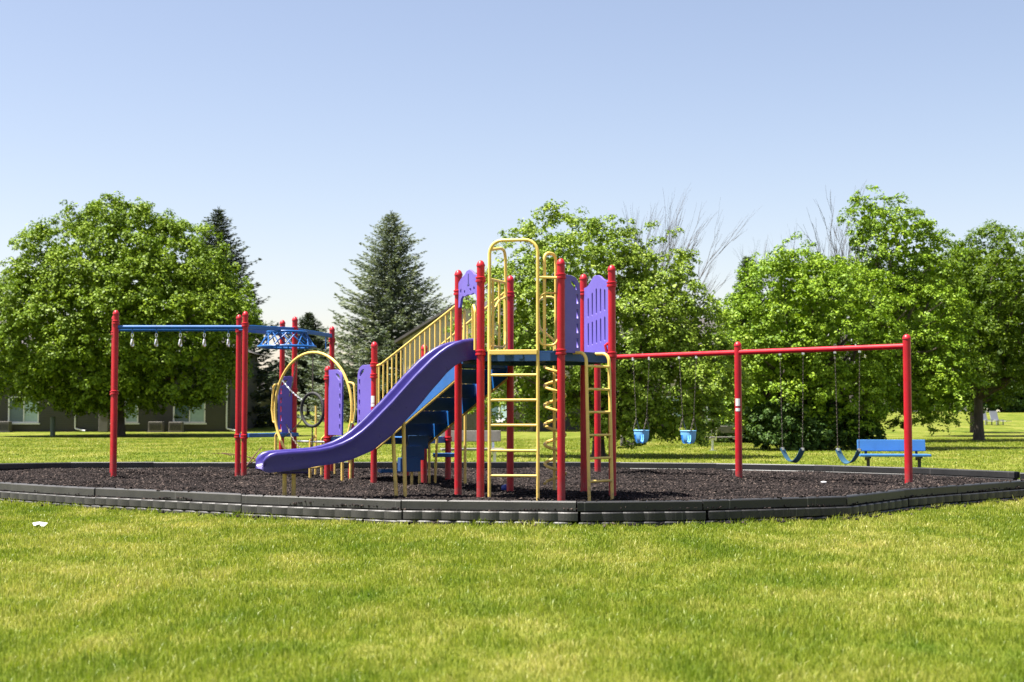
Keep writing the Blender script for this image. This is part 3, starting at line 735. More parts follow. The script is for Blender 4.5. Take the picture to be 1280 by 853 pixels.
house('far_house', 'pale far house half hidden by trees on the right rise', (61, 225, tz(61, 225)), 0, 22, 9, 2.8, 2.2, M_CREAM, M_CREAM, 2.7, [(-7, .9, 1.8, 1.3, True), (-1, .9, 1.8, 1.3, True), (6, .9, 1.8, 1.3, True)], True)
house('far_house', 'pale far house at the right edge of the rise', (88, 230, tz(88, 230)), 0, 18, 9, 3.0, 2.2, M_CREAM, M_CREAM, 2.9, [(-5, .9, 1.8, 1.3, True), (3, .9, 1.8, 1.3, True)], True)
# things along the foot of the left building
def aircon(label, px, w, h, y=BY - .9):
    x = (px - 640) / 1778 * y
    o = thing('air_conditioner', label, 'air conditioner', (x, y, tz(x, y)))
    MB().box((0, 0, h/2 + .03), (w, .6, h)).build('case', M_AC, o, bevel=.03)
    q = MB()
    for k in range(7): q.box((0, -.315, .16 + (h - .25) * k / 6), (w * .84, .02, .03))
    q.build('grille', M_BLACK, o); MB().box((0, 0, .0), (w + .15, .75, .08)).build('pad', M_GWOOD, o)
aircon('grey air conditioner unit nearest to the maple trunk', 196, .95, .68); aircon('grey air conditioner unit left of the right window', 221, .9, .66); aircon('grey air conditioner unit at the far left window', 6, .9, .70)
x = (131 - 640) / 1778 * (BY - 1.2)
o = thing('storage_box', 'tall brown storage box leaning by the middle window', 'box', (x, BY - 1.2, tz(x, BY))); MB().prism([(-.32, -.25), (.32, -.25), (.32, .25), (-.32, .25)], 0, 1.35).build('body', M_AC, o, bevel=.04); MB().box((0, 0, 1.38), (.72, .58, .06)).build('lid', M_ROOF, o, bevel=.01)
x = (67 - 640) / 1778 * 84
o = thing('utility_post', 'short thick green utility post left of the maple trunk', 'post', (x, 84, 0)); MB().lathe((0, 0, -.1), [(.15, 0), (.15, 1.15)], 14).build('body', M_GREENB, o, True); MB().lathe((0, 0, 1.04), [(.165, 0), (.165, .06), (.12, .1), (.01, .12)], 14).build('cap', M_GREENB, o, True)
def lounge(label, px, y):
    x = (px - 640) / 1778 * y; o = thing('garden_chair', label, 'chair', (x, y, tz(x, y)), R(25), 'pale chairs on the far right lawn')
    MB().box((0, .0, .38), (.75, .7, .05)).build('seat', M_FARPL, o); MB().box((0, .38, .72), (.75, .05, .75), 0, R(-16)).build('backrest', M_FARPL, o)
    MB().box((.0, -.8, .30), (.6, .8, .05)).build('leg_rest', M_FARPL, o)
    for s_ in (-1, 1):
        MB().box((s_*.33, -.25, .18), (.06, .06, .36)).build('leg', M_FARPL, o); MB().box((s_*.33, .28, .18), (.06, .06, .36)).build('leg', M_FARPL, o)
lounge('pale garden chair nearer to the right maple trunk', 1232, 112); lounge('pale garden chair farther right of the maple trunk', 1246, 112)
x = (1214 - 640) / 1778 * 95
o = thing('thin_tree', 'thin bare trunk just left of the right maple trunk', 'tree', (x, 95, tz(x, 95))); MB().tube([(0, 0, -.1), (.03, 0, 2), (.05, 0, 4.2)], [.16, .13, .06], 8).build('trunk', BARK, o, True)
V, CC = crown([(0, 0, 4.6, 1.7, 1.7, 1.8)], .6, 60, .26, 1, .2, .08, 2.2); mesh_np('crown', V.reshape(-1, 3), np.arange(len(V)*4).reshape(-1, 4), L_DARK, o)
# ------------------------------------------------------------------ play structure
play = wthing('play_structure', 'large multicoloured climbing structure with purple slide standing on the mulch', 'play structure', (0, 18, MZ))
def post(x, y, h, collars=(), mat=M_RED, r=0.048, base=MZ, parent=None):
    pr = parent or play
    p = MB().lathe((x, y, base - 0.03), [(r, 0), (r, h - 0.02)], 18).build('post', mat, pr, True)
    MB().lathe((x, y, base + h - 0.055), [(r + .006, 0), (r + .006, .015), (r * .98, .03), (r * .8, .052), (r * .45, .068), (0.004, .074)], 18).build('cap', mat, p, True)
    for c in collars:
        MB().lathe((x, y, base + c - 0.035), [(r + .003, 0), (r + .017, .006), (r + .017, .028), (r + .008, .034), (r + .008, .046), (r + .017, .052), (r + .017, .066), (r + .003, .072)], 18).build('clamp', mat, p, True)
    return p
def pipe(name, pts, r, mat=M_YEL, parent=None, fil=0.1, n=10, closed=False):
    path = fillet(pts, fil, 6, closed) if fil else pts
    return MB().tube(path, r, n, closed).build(name, mat, parent or play, True)
HC = Vector((0.285, 18.15, 0))
def hexv(a, r=1.0): return HC + Vector((math.cos(R(a)), math.sin(R(a)), 0)) * r
P6, P5, P3, P2, P1, P4 = [hexv(-12 + 60 * k) for k in range(6)]
DZ = MZ + 1.82
post(P1.x, P1.y, 2.92, (1.80, 2.70)); post(P4.x, P4.y, 2.92, (1.80, 2.72)); post(P6.x, P6.y, 2.92, (1.80, 2.69))
post(P5.x, P5.y, 2.90, (1.80, 2.66)); post(P3.x, P3.y, 2.90, (1.80, 2.66)); post(P2.x, P2.y, 2.90, (1.80, 2.62))
# sticker-free deck: perforated plate with a deep rim
hp = [P6, P5, P3, P2, P1, P4]
def shrink(pts, k):
    c = sum(pts, Vector()) / len(pts); return [c + (p - c) * k for p in pts]
deck = MB()
o_ = [(p.x, p.y) for p in shrink(hp, 0.955)]
deck.prism(o_, DZ - 0.02, DZ)
dk = deck.build('deck', M_DBLUE, play)
rim = MB()
for i in range(6):
    a, b = [shrink(hp, 0.955)[j % 6] for j in (i, i + 1)]
    c = (a + b) / 2; d = b - a
    rim.box((c.x, c.y, DZ - 0.073), (d.length, 0.03, 0.1), math.atan2(d.y, d.x))
for a in (-12, 48, 108):
    rim.box((HC.x, HC.y, DZ - 0.06), (1.7, 0.05, 0.07), R(a + 30))
rim.build('deck_rim', M_DBLUE, dk)

# front ladder with tall arch (side P1-P4)
e = (P4 - P1).normalized(); nin = Vector((-e.y, e.x, 0))
def fr(t, o, z): p = P1 + e * t - nin * o; return (p.x, p.y, MZ + z)
lad = pipe('arch_ladder', [fr(.125, .06, -.03), fr(.125, .06, 3.17), fr(.725, .06, 3.17), fr(.725, .06, -.03)], 0.0205, fil=0.16)
for k in range(5):
    pipe('rung', [fr(.125, .06, 1.82 - .305 * (k + 1) + .01), fr(.725, .06, 1.82 - .305 * (k + 1) + .01)], 0.0165, parent=lad, fil=0)
b = MB(); c = fr(.425, .075, 1.80); b.box(c, (0.6, 0.05, 0.06), math.atan2(e.y, e.x)); b.build('step', M_YEL, lad, bevel=0.008)
# side hoop behind the left stile and its bars
def fl(t, o, z): return fr(.125 + t, .06 - o, z)
pipe('arch_brace', [fl(.02, 0, 3.06), fl(.09, .22, 3.10), fl(.09, .50, 3.10), fl(.09, .55, 1.86)], 0.0195, fil=0.14)
g = pipe('guard_rail', [fl(0, .0, 2.70), fl(.085, .55, 2.70)], 0.017, fil=0)
pipe('guard_bar', [fl(.015, .12, 2.70), fl(.015, .12, 1.84)], 0.016, parent=g, fil=0)
pipe('guard_bar', [fl(.05, .32, 2.70), fl(.05, .32, 1.84)], 0.016, parent=g, fil=0)
pipe('guard_bar', [fl(0, .06, 1.885), fl(.085, .50, 1.885), fl(.085, .54, 2.1)], 0.015, parent=g, fil=0.1)
pipe('guard_bar', [fl(.015, .1, 2.30), fl(.05, .3, 2.46), fl(.085, .52, 2.52)], 0.013, parent=g, fil=0.1)
# guard to the right of the ladder
g = pipe('guard_rail', [fr(.725, .06, 2.71), fr(.99, .03, 2.70)], 0.017, fil=0)
pipe('guard_loop', [fr(.80, .02, 1.84), fr(.80, .02, 3.02), fr(.915, -.12, 3.0), fr(.915, -.12, 1.84)], 0.0195, parent=g, fil=0.075)
pipe('guard_bar', [fr(.735, .05, 2.02), fr(.75, .05, 1.885), fr(.93, .0, 1.885), fr(.98, .0, 1.99)], 0.015, parent=g, fil=0.08)
pipe('guard_bar', [fr(.735, .05, 2.45), fr(.80, .05, 2.52), fr(.92, -.05, 2.52)], 0.013, parent=g, fil=0.08)

# purple entry panel, slide side (P2-P1)
u = P1 - P2; L = u.length; ud = u.normalized()
W = L - 0.10
out = [(0, -.04), (.07, -.03), (.09, .02), (.12, .07), (.20, .10), (.30, .085), (.42, .10), (.55, .09), (.68, .10), (.77, .08), (.82, .02), (.85, -.04), (W, -.04), (W, .30), (.80, .31), (.70, .33), (.62, .37), (.50, .405), (.38, .40), (.28, .36), (.20, .345), (.10, .32), (0, .28)]
holes = [[(.06, .13), (.13, .15), (.15, .20), (.08, .19)], [(.24, .13), (.30, .125), (.32, .16), (.26, .17)], [(.50, .14), (.58, .13), (.58, .165), (.51, .175)], [(.66, .14), (.74, .13), (.74, .17), (.68, .18)]]
o0 = P2 + ud * 0.05
hd = panel('entry_panel', M_PUR, play, out, holes, (o0.x, o0.y, MZ + 2.46), ud, 0.022)
hd['label'] = 'wavy purple header panel over the slide entrance'
ndo = Vector((ud.y, -ud.x, 0))
b = MB(); c = o0 + ud * .46 + ndo * .0165; b.box((c.x, c.y, MZ + 2.755), (.03, .006, .13), math.atan2(ud.y, ud.x)); b.box((c.x, c.y, MZ + 2.68), (.085, .006, .018), math.atan2(ud.y, ud.x)); b.build('raised_mark', M_SLIDE, hd)

# purple barrier panel with slots (P5-P6)
u = P6 - P5; ud = u.normalized(); W = u.length - 0.11
out = [(0, 0), (W, 0), (W, .92), (.92 * W, .915), (.83 * W, .92), (.74 * W, .945), (.65 * W, .985), (.56 * W, 1.005), (.46 * W, 1.01), (.37 * W, .995), (.28 * W, .955), (.19 * W, .91), (.10 * W, .885), (0, .88)]
holes = [slot((.17 + .165 * k) * W, .48 + .012 * k, (.74, .80, .845, .83, .81)[k], .05) for k in range(5)] + [slot((.17 + .165 * k) * W, .10 + .01 * k, .41 + .012 * k, .05) for k in range(5)]
o0 = P5 + ud * 0.055
bp = panel('barrier_panel', M_PUR, play, out, holes, (o0.x, o0.y, DZ + .02), ud, 0.022)
b = MB(); c = P6 - ud * .10; b.tube([(c.x - .03, c.y - .02, DZ + .02), (c.x - .05, c.y - .02, DZ + .10), (c.x - .01, c.y - .02, DZ + .13)], .018, 8).build('latch', M_RED, bp, True)

# half panel beside the curved ladder (P4-P6)
u = P6 - P4; ud = u.normalized()
def half_panel(name, p, ud, h, w, z, label=None, flip=False, mat=M_PUR):
    out = [(0, 0), (w, 0), (w, h - .16)] + [(w - .16 + .16 * math.cos(a), h - .16 + .16 * math.sin(a)) for a in (R(22), R(45), R(68))] + [(w - .16, h), (0, h)]
    holes = []
    v = .06; pitch = (h - .22) / max(1, round((h - .22) / .165))
    while v < h - .2:
        holes.append([(w - .075, v), (w - .035, v), (w - .035, v + pitch * .68), (w - .075, v + pitch * .68)]); v += pitch
    holes.append([(w - .19, h - .05), (w - .17, h - .10), (w - .08, h - .17), (w - .045, h - .17), (w - .06, h - .11), (w - .11, h - .065)])
    o = panel(name, mat, play, out, holes, (p.x, p.y, z), ud, 0.022)
    if label: o['label'] = label
    return o
half_panel('half_panel', P4 + ud * .05, ud, .94, .30, DZ - .02, 'upright purple half panel beside the curved ladder')

# curved ladder (P4-P6)
no = Vector((ud.y, -ud.x, 0))
def cl(t, o, z): p = P4 + ud * t + no * o; return (p.x, p.y, MZ + z)
st = []
cld = None
for t in (.27, .72):
    q = pipe('curved_ladder' if cld is None else 'ladder_stile', [cl(t, -.04, 1.80), cl(t, .17, 1.80), cl(t, .215, -.03)], 0.0215, fil=0.13, parent=cld)
    if cld is None: cld = q
for k in range(6):
    z = 1.635 - .28 * k; o = .175 + .04 * k / 6
    pipe('rung', [cl(.27, o, z), cl(.72, o, z)], 0.0165, parent=cld, fil=0)

# corkscrew climber (P3-P5)
u = P5 - P3; mid = (P3 + P5) / 2; n5 = Vector((-u.y, u.x, 0)).normalized()
c = mid + n5 * .22 + u.normalized() * .06
ck = pipe('corkscrew_climber', [(c.x, c.y, MZ - .03), (c.x, c.y, MZ + 1.9)], 0.02, fil=0)
pts = []
for k in range(6 * 20 + 1):
    a = 2 * pi * k / 20; pts.append((c.x - .14 * math.cos(a) + .01, c.y + .125 * math.sin(a), MZ + .12 + .262 * k / 20))
pipe('spiral', pts, 0.021, parent=ck, fil=0, n=8)
pipe('top_arm', [(c.x, c.y, MZ + 1.9), (c.x, c.y, MZ + 2.05), (mid.x - .1, mid.y, MZ + 2.2), (mid.x - .12, mid.y, MZ + 2.62), (mid.x + .14, mid.y, MZ + 2.62), (mid.x + .16, mid.y, DZ)], 0.016, parent=ck, fil=0.1)

# slide
sd_ = Vector((-.951, -.309, 0)); sn_ = Vector((.309, -.951, 0)); sp0 = Vector((-.54, 17.87, 0)) - sn_ * .06
TOP = [(-.05, 2.16), (.06, 2.158), (.16, 2.142), (.26, 2.11), (.36, 2.06), (.46, 1.99), (.56, 1.905), (.76, 1.705), (1.05, 1.385), (1.3, 1.135), (1.42, 1.03), (1.54, .945), (1.66, .885), (1.79, .84), (1.94, .81), (2.12, .795), (2.3, .785), (2.44, .775), (2.52, .755), (2.57, .72), (2.60, .67)]
FLO = [(-.05, 2.0), (.06, 1.985), (.16, 1.955), (.26, 1.91), (.36, 1.845), (.46, 1.76), (.56, 1.66), (.76, 1.435), (1.05, 1.115), (1.3, .88), (1.42, .80), (1.54, .735), (1.66, .69), (1.79, .66), (1.94, .64), (2.12, .63), (2.3, .622), (2.44, .61), (2.52, .59), (2.57, .57), (2.60, .56)]
BOT = [(-.05, 1.90), (.06, 1.893), (.16, 1.87), (.26, 1.815), (.36, 1.73), (.46, 1.615), (.56, 1.505), (.76, 1.265), (1.05, .965), (1.3, .775), (1.42, .725), (1.54, .675), (1.66, .645), (1.79, .622), (1.94, .60), (2.12, .572), (2.3, .548), (2.44, .535), (2.52, .53), (2.57, .535), (2.60, .55)]
WH = .33
def slide_ring(i):
    s, zt = TOP[i]; zf = FLO[i][1]; zb = BOT[i][1]
    rows = []
    # outer wall, rolled lip, inner wall, floor, and back
    prof = [(-WH, zb), (-WH - .005, zb + .05), (-WH + .006, (zb + zt) / 2), (-WH - .012, zt - .055), (-WH - .014, zt - .018), (-WH + .004, zt), (-WH + .045, zt), (-WH + .062, zt - .018), (-WH + .07, zt - .05), (-WH + .085, zf + .05), (-WH + .125, zf + .008), (-.08, zf)]
    prof = prof + [(-x, z) for x, z in reversed(prof)]
    ins = [(-.17, zb + .0), (.17, zb)]
    prof = prof + [(.2, zb + .012), (-.2, zb + .012)]
    return [(sp0 + sd_ * s - sn_ * x) for x, z in prof], [z for x, z in prof]
m = MB(); vv = []; k = None
for i in range(len(TOP)):
    q, z = slide_ring(i); k = len(q)
    vv += [(p.x, p.y, zz) for p, zz in zip(q, z)]
ff = []
for i in range(len(TOP) - 1):
    for j in range(k): ff.append((i*k+j, (i+1)*k+j, (i+1)*k+(j+1)%k, i*k+(j+1)%k))
# close the exit end only
ff.append(tuple(range((len(TOP)-1)*k, len(TOP)*k)))
m.add(vv, ff); slide = m.build('slide', M_SLIDE, play, True)
me = slide.data; me.polygons.foreach_set('use_smooth', np.ones(len(me.polygons), bool)); me.set_sharp_from_angle(angle=R(75))
# under-slide fin and legs
b = MB(); p = sp0 + sd_ * 2.2 ; b.box((p.x, p.y, .55), (.34, .3, .09), math.atan2(sd_.y, sd_.x)); b.build('slide_bracket', M_SLIDE, slide, bevel=.02)
for s_, z1, dx in ((2.30, .56, -.045), (2.19, .56, .045)):
    p = sp0 + sd_ * s_ + sn_ * .02; pipe('support_leg', [(p.x, p.y, MZ - .03), (p.x, p.y, z1)], .026, parent=slide, fil=0)
for s_, o, zt in ((.97, .12, 1.12), (.86, .12, 1.22)):
    p = sp0 + sd_ * s_ + sn_ * o; pipe('support_leg', [(p.x + .03, p.y, MZ - .03), (p.x - (.03 if s_ > .9 else -.0), p.y, zt)], .024, parent=slide, fil=0)

# lower deck and its posts
E1 = Vector((-2.08, 21.48, 0)); E2 = Vector((-1.34, 21.72, 0)); D1 = Vector((-2.92, 22.55, 0)); F1 = Vector((-1.02, 22.75, 0)); G1 = Vector((-1.75, 23.65, 0)); G2 = Vector((-2.65, 23.5, 0))
LZ = MZ + .70
def stickers(p, z, parent):
    for dz, hh in ((0, .105), (.115, .045)):
        m = MB(); n = 5; rr = .0500; vv = []
        for zz in (z - dz, z - dz - hh):
            for j in range(n): a = R(205 + 75 * j / (n - 1)); vv.append((p.x + rr * math.cos(a), p.y + rr * math.sin(a), zz))
        m.add(vv, [(j + n, j + 1 + n, j + 1, j) for j in range(n - 1)]); m.build('sticker', M_WHITE, parent, True)
ep = post(E1.x, E1.y, 2.13, (1.63, 1.80)); stickers(E1, MZ + 1.33, ep)
post(E2.x, E2.y, 2.10, (.66, 1.8)); post(D1.x, D1.y, 1.80, (1.63, .66)); post(F1.x, F1.y, .9, (.66,)); post(G1.x, G1.y, .9, ()); post(G2.x, G2.y, .9, ())
lo = [E1, E2, F1, G1, G2, D1]
ld = MB().prism([(p.x, p.y) for p in shrink(lo, .95)], LZ - .02, LZ).build('lower_deck', M_STEP, play)
m = MB()
for i in range(6):
    a, b_ = shrink(lo, .95)[i], shrink(lo, .95)[(i + 1) % 6]; c = (a + b_) / 2; d = b_ - a
    m.box((c.x, c.y, LZ - .062), (d.length, .03, .075), math.atan2(d.y, d.x))
m.build('deck_rim', M_STEP, ld)
u = (E1 - D1).normalized()
half_panel('half_panel', D1 + u * .05, u, 1.02, .40, LZ + .03, 'purple half panel on the short red post by the hoop')
half_panel('half_panel', E1 - u * .05, -u, 1.0, .40, LZ + .10, 'purple half panel left of the stair post')
# transfer steps under and beside the stairs
st = MB()
for k, (x, y, z, w, d) in enumerate([(-1.42, 21.25, .74, .30, .26), (-1.46, 21.02, .58, .30, .24), (-1.50, 20.80, .42, .30, .24)]): st.box((x, y, MZ + z - .10), (w, d, .2), R(14))
ts = st.build('transfer_step', M_DBLUE, play, bevel=.006)
for x, y in ((-1.38, 21.3), (-1.46, 20.8)): MB().tube([(x, y, MZ - .03), (x, y, MZ + .4)], .02, 8).build('leg', M_YEL, ts, True)
MB().box((-1.0, 21.85, MZ + .43), (.42, .36, .055), R(4)).build('step_seat', M_STEP, ts, bevel=.008)
MB().box((-1.92, 22.35, MZ + .17), (.32, .28, .055), R(14)).build('step_seat', M_STEP, ts, bevel=.008)
for x, y in ((-1.24, 21.62), (-1.18, 21.64)):
    pass
pipe('grab_loop', [(-1.25, 21.55, MZ - .03), (-1.25, 21.55, MZ + .86), (-1.13, 21.66, MZ + .93), (-1.17, 21.68, MZ - .03)], .02, fil=.05)
pipe('grab_loop', [(-1.57, 22.3, MZ - .03), (-1.57, 22.3, MZ + .5), (-1.45, 22.5, MZ + .5), (-1.45, 22.5, MZ - .03)], .02, fil=.08)
gp = pipe('handle_post', [(-.69, 21.0, MZ - .03), (-.69, 21.0, MZ + 1.12)], .021, fil=0)
MB().lathe((-.69, 21.0, MZ + 1.10), [(.022, 0), (.03, .005), (.03, .03), (.02, .04), (.002, .045)], 14).build('cap', M_YEL, gp, True)

# stairs from the lower deck up to the high deck
A0, A1 = P2 + (P3 - P2) * .04, P2 + (P3 - P2) * .96
B0, B1 = E1 + (E2 - E1) * .04, E1 + (E2 - E1) * .96
NS = 6
tr = None
for k in range(NS):
    t0, t1 = k / NS, (k + 1) / NS
    zt = DZ - (DZ - LZ) * (k + .5) / NS - .02
    q = [A0 + (B0 - A0) * t0, A1 + (B1 - A1) * t0, A1 + (B1 - A1) * t1, A0 + (B0 - A0) * t1]
    m = MB(); c = (q[0] + q[2]) / 2
    q2 = [c + (p - c) * .93 for p in q]
    m.prism([(p.x, p.y) for p in q2][::-1], zt - .045, zt)
    # riser below the upper edge
    m.prism([(p.x, p.y) for p in (q2[0], q2[1], q2[1] + (q2[2] - q2[1]) * .05, q2[0] + (q2[3] - q2[0]) * .05)][::-1], zt - .003, zt + (DZ - LZ) / NS - .047)
    if tr is None: tr = m.build('stairs', M_DBLUE, play)
    else: m.build('tread', M_DBLUE, tr)
for (a, b_, mt) in ((A0, B0, M_BLUE), (A1, B1, M_BLUE)):
    d = b_ - a; d.normalize(); nn = Vector((d.y, -d.x, 0)) * (-.018 if mt is None else .018)
    m = MB(); vv = []
    for s_ in (-1, 1):
        for p, z in ((a, DZ + .03), (a, DZ - .27), (b_, LZ - .16), (b_, LZ + .14)):
            x = p + nn * s_; vv.append((x.x, x.y, z))
    m.add(vv, [(0, 1, 2, 3), (7, 6, 5, 4), (0, 4, 5, 1), (1, 5, 6, 2), (2, 6, 7, 3), (3, 7, 4, 0)])
    m.build('stringer', mt, tr)
    m = MB(); m.tube([(a.x, a.y, DZ - .285), (b_.x, b_.y, LZ - .175)], .016, 8); m.build('trim_rail', M_YEL, tr, True)
for (a, b_, z0, z1) in ((A0, B0, MZ + 2.50, MZ + 1.80), (A1, B1, MZ + 2.72, MZ + 1.93)):
    d = b_ - a
    e0 = a + d * .99; e1 = a + d * .93
    rl = pipe('stair_rail', [(a.x, a.y, z0), (e1.x, e1.y, z1), (e0.x, e0.y, z1 - .02)], .02, fil=.1)
    pipe('lower_rail', [(a.x, a.y, DZ + .10), (b_.x, b_.y, LZ + .24)], .016, parent=rl, fil=0)
    nb = 17
    for k in range(nb):
        t = (k + .5) / nb * .98 + .01; p = a + d * t
        zt = z0 + (z1 - z0) * min(1, t / .93); zb = DZ + .10 + (LZ + .24 - DZ - .10) * t
        pipe('baluster', [(p.x, p.y, zb), (p.x, p.y, zt)], .0125, parent=rl, fil=0, n=8)
    pipe('end_bar', [(e0.x, e0.y, z1 - .02), (e0.x, e0.y, LZ + .05)], .02, parent=rl, fil=0)
pipe('grab_bar', [(P2.x + .08, P2.y - .05, DZ + .02), (P2.x + .08, P2.y - .05, DZ + .52), (P2.x + .08, P2.y + .12, DZ + .62), (P2.x + .06, P2.y + .16, DZ + .05)], .018, fil=.06)
pipe('grab_bar', [(P1.x - .07, P1.y + .1, DZ + .02), (P1.x - .07, P1.y + .1, DZ + .5), (P1.x - .10, P1.y + .2, DZ + .62), (P1.x - .10, P1.y + .28, DZ + .05)], .018, fil=.06)

# overhead ring ladder on the left
A1p, A2p = (-6.67, 23.9), (-6.90, 24.65); B1p, B2p = (-4.49, 23.9), (-4.72, 24.55)
C1p, C2p, C3p = (-3.83, 25.04), (-4.19, 25.92), (-3.32, 26.2)
post(*A1p, 2.79, (2.60, 1.42)); post(*A2p, 2.76, (2.46, 1.42)); post(*B1p, 2.77, (2.56, .68)); post(*B2p, 2.76, (2.5, .68))
post(*C1p, 2.76, (2.56, 1.48)); post(*C2p, 2.76, (2.5, 1.4)); post(*C3p, 2.66, (2.42,))
OZ = MZ + 2.52
rl = None
for a, b_ in ((A1p, B1p), (A2p, B2p)):
    q = pipe('overhead_rail', [(a[0] + .04, a[1], OZ), (b_[0] - .04, b_[1], OZ - .0)], .033, M_BLUE, fil=0, parent=rl)
    if rl is None: rl = q
pipe('rail_end', [(B1p[0] - .05, B1p[1] - .02, OZ), (B1p[0] - .02, B1p[1] + .3, OZ - .02), (B2p[0], B2p[1], OZ)], .028, M_BLUE, fil=.12, parent=rl)
for k in range(5):
    x = -6.39 + .404 * k
    h = MB(); h.tube([(x, 23.9, OZ - .02), (x, 23.9, OZ - .10)], .011, 8); hg = h.build('ring_hanger', M_BLUE, rl, True)
    # chain link then triangular grip seen edge-on
    MB().tube([(x + .018 * math.cos(t), 23.9, OZ - .135 + .035 * math.sin(t)) for t in np.linspace(0, 2*pi, 12, endpoint=False)], .0055, 6, True).build('ring_link', M_STEEL, hg, True)
    tw = .5 + .25 * math.sin(k * 2.1); pts = []
    for dx, dz in ((0, -.165), (.075, -.30), (-.075, -.30)): pts.append((x + dx * .11 * (1 + .4 * math.sin(k)) , 23.9 + dx * .97, OZ + dz - (.02 if dx else 0)))
    MB().tube(fillet(pts, .03, 4, True), .0125, 8, True).build('ring_grip', M_STEEL, hg, True)
def beam(name, a, b_, z0, z1, mt, parent=None, h=.075, w=.05):
    a, b_ = Vector((*a, z0)), Vector((*b_, z1)); d = b_ - a; n = Vector((d.y, -d.x, 0)).normalized() * w / 2
    m = MB(); vv = []
    for p in (a, b_):
        for s_, zz in ((-1, -1), (1, -1), (1, 1), (-1, 1)): x = p + n * s_; vv.append((x.x, x.y, x.z + zz * h / 2))
    m.add(vv, [(3, 2, 1, 0), (4, 5, 6, 7), (0, 1, 5, 4), (1, 2, 6, 5), (2, 3, 7, 6), (3, 0, 4, 7)])
    return m.build(name, mt, parent or play, bevel=.01)
lr = beam('overhead_beam', B1p, C1p, OZ, OZ + .03, M_BLUE)
beam('overhead_beam', B2p, C2p, OZ, OZ + .0, M_BLUE)
beam('overhead_beam', C1p, C3p, OZ + .02, OZ - .02, M_BLUE)
# overhead wheel: small upper ring, wide lower ring, slanting bars between
wc = Vector((-3.96, 25.0, 0)); 
def ring(r, z, n=28): return [(wc.x + r * math.cos(2*pi*k/n), wc.y + r * math.sin(2*pi*k/n), z) for k in range(n)]
wh = MB().tube(ring(.50, OZ - .28), .024, 8, True).build('overhead_wheel', M_BLUE, play, True)
MB().tube(ring(.34, OZ - .02), .022, 8, True).build('upper_ring', M_BLUE, wh, True)
for k in range(28):
    a = 2*pi*(k // 2)/14; b2 = a + R(34 if k % 2 else -34)
    pipe('wheel_bar', [(wc.x + .34*math.cos(a), wc.y + .34*math.sin(a), OZ - .02), (wc.x + .50*math.cos(b2), wc.y + .50*math.sin(b2), OZ - .28)], .011, M_BLUE, wh, fil=.04, n=8)
# blue stepping beam between the left posts, purple panel, short chain
beam('stepping_beam', B1p, C1p, MZ + .70, MZ + .70, M_STEP, h=.07, w=.22)
u = (Vector((*C1p, 0)) - Vector((*C2p, 0))).normalized()
p2 = Vector((*C2p, 0)) + u * .08
half_panel('half_panel', Vector((*C1p, 0)) + Vector((-.78, -.626, 0)) * .05, (-.78, -.626, 0), 1.0, .27, LZ + .02, 'dark purple half panel between the tall left posts', mat=M_PUR)
pipe('drop_bar', [(-3.42, 26.1, OZ - .05), (-3.42, 26.1, OZ - .27)], .01, M_BLUE, fil=0)

# chain net climber in a big hoop
hc = Vector((-3.30, 23.55, MZ + 1.13)); hd_ = Vector((.76, -.65, 0)); HR = .95
def hp_(a, r): return hc + hd_ * (r * math.cos(a)) + Vector((0, 0, r * math.sin(a)))
hoop = MB().tube([hp_(2*pi*k/48, HR) for k in range(48)], .024, 10, True).build('hoop_climber', M_YEL, play, True)
MB().tube([hp_(2*pi*k/32, .275) for k in range(32)], .026, 10, True).build('rubber_ring', M_RUB, hoop, True)
def chain(name, a, b_, parent, mat, sag=.0, link=.05, r=.0065):
    a, b_ = Vector(a), Vector(b_); n = max(2, int((b_ - a).length / (link * .78))); m = MB()
    for k in range(n):
        t = (k + .5) / n; c = a.lerp(b_, t) - Vector((0, 0, sag * math.sin(pi * t)))
        d = (b_ - a).normalized(); s1 = d.orthogonal().normalized(); s2 = d.cross(s1)
        s_ = s1 if k % 2 else s2
        m.tube([c + d * (link / 2 * math.cos(q)) + s_ * (link * .2 * math.sin(q)) for q in np.linspace(0, 2*pi, 8, endpoint=False)], r, 4, True)
    return m.build(name, mat, parent, True)
for a in (90, 147, 33, 212, 328): chain('net_chain', hp_(R(a), .28), hp_(R(a), HR - .02), hoop, M_STEEL if a in (147, 33) else M_CHAIN, .03)
chain('net_chain', hp_(R(270), .28), hp_(R(270), HR), hoop, M_BLACK)
chain('net_chain', hp_(R(115), HR), hp_(R(158), .62), hoop, M_CHAIN, .05); chain('net_chain', hp_(R(65), HR), hp_(R(35), .62), hoop, M_CHAIN, .05)
chain('net_chain', hp_(R(200), .7), hp_(R(245), .7), hoop, M_CHAIN, .05); chain('net_chain', hp_(R(340), .7), hp_(R(295), .7), hoop, M_CHAIN, .05)
for s_ in (-1, 1):
    a = hc + hd_ * (s_ * HR * .97)
    o = hd_ * (.11 * s_)
    pipe('side_handle', [a + Vector((0, 0, .44)) - hd_*(.06*s_), a + o * .7 + Vector((0, 0, .42)), a + o + Vector((0, 0, .0)), a + o * .6 + Vector((0, 0, -.22)), a + Vector((0, 0, -.20))], .018, parent=hoop, fil=.07)
for x, y, z in ((-4.02, 24.25, .78), (-3.36, 23.75, .70), (-3.24, 24.3, .72), (-2.58, 21.7, .6), (-2.52, 22.3, .66)):
    pipe('hoop_leg', [(x, y, MZ - .03), (x, y, MZ + z - .08), (x + .1, y - .12, MZ + z)], .024, parent=hoop, fil=.06)
pipe('cross_bar', [(-3.62, 24.1, MZ + .60), (-2.95, 23.2, MZ + .60)], .018, M_STEEL, hoop, fil=0)
pipe('net_post', [(-3.36, 24.4, MZ + .0), (-3.36, 24.4, MZ + 1.2)], .018, parent=hoop, fil=0)
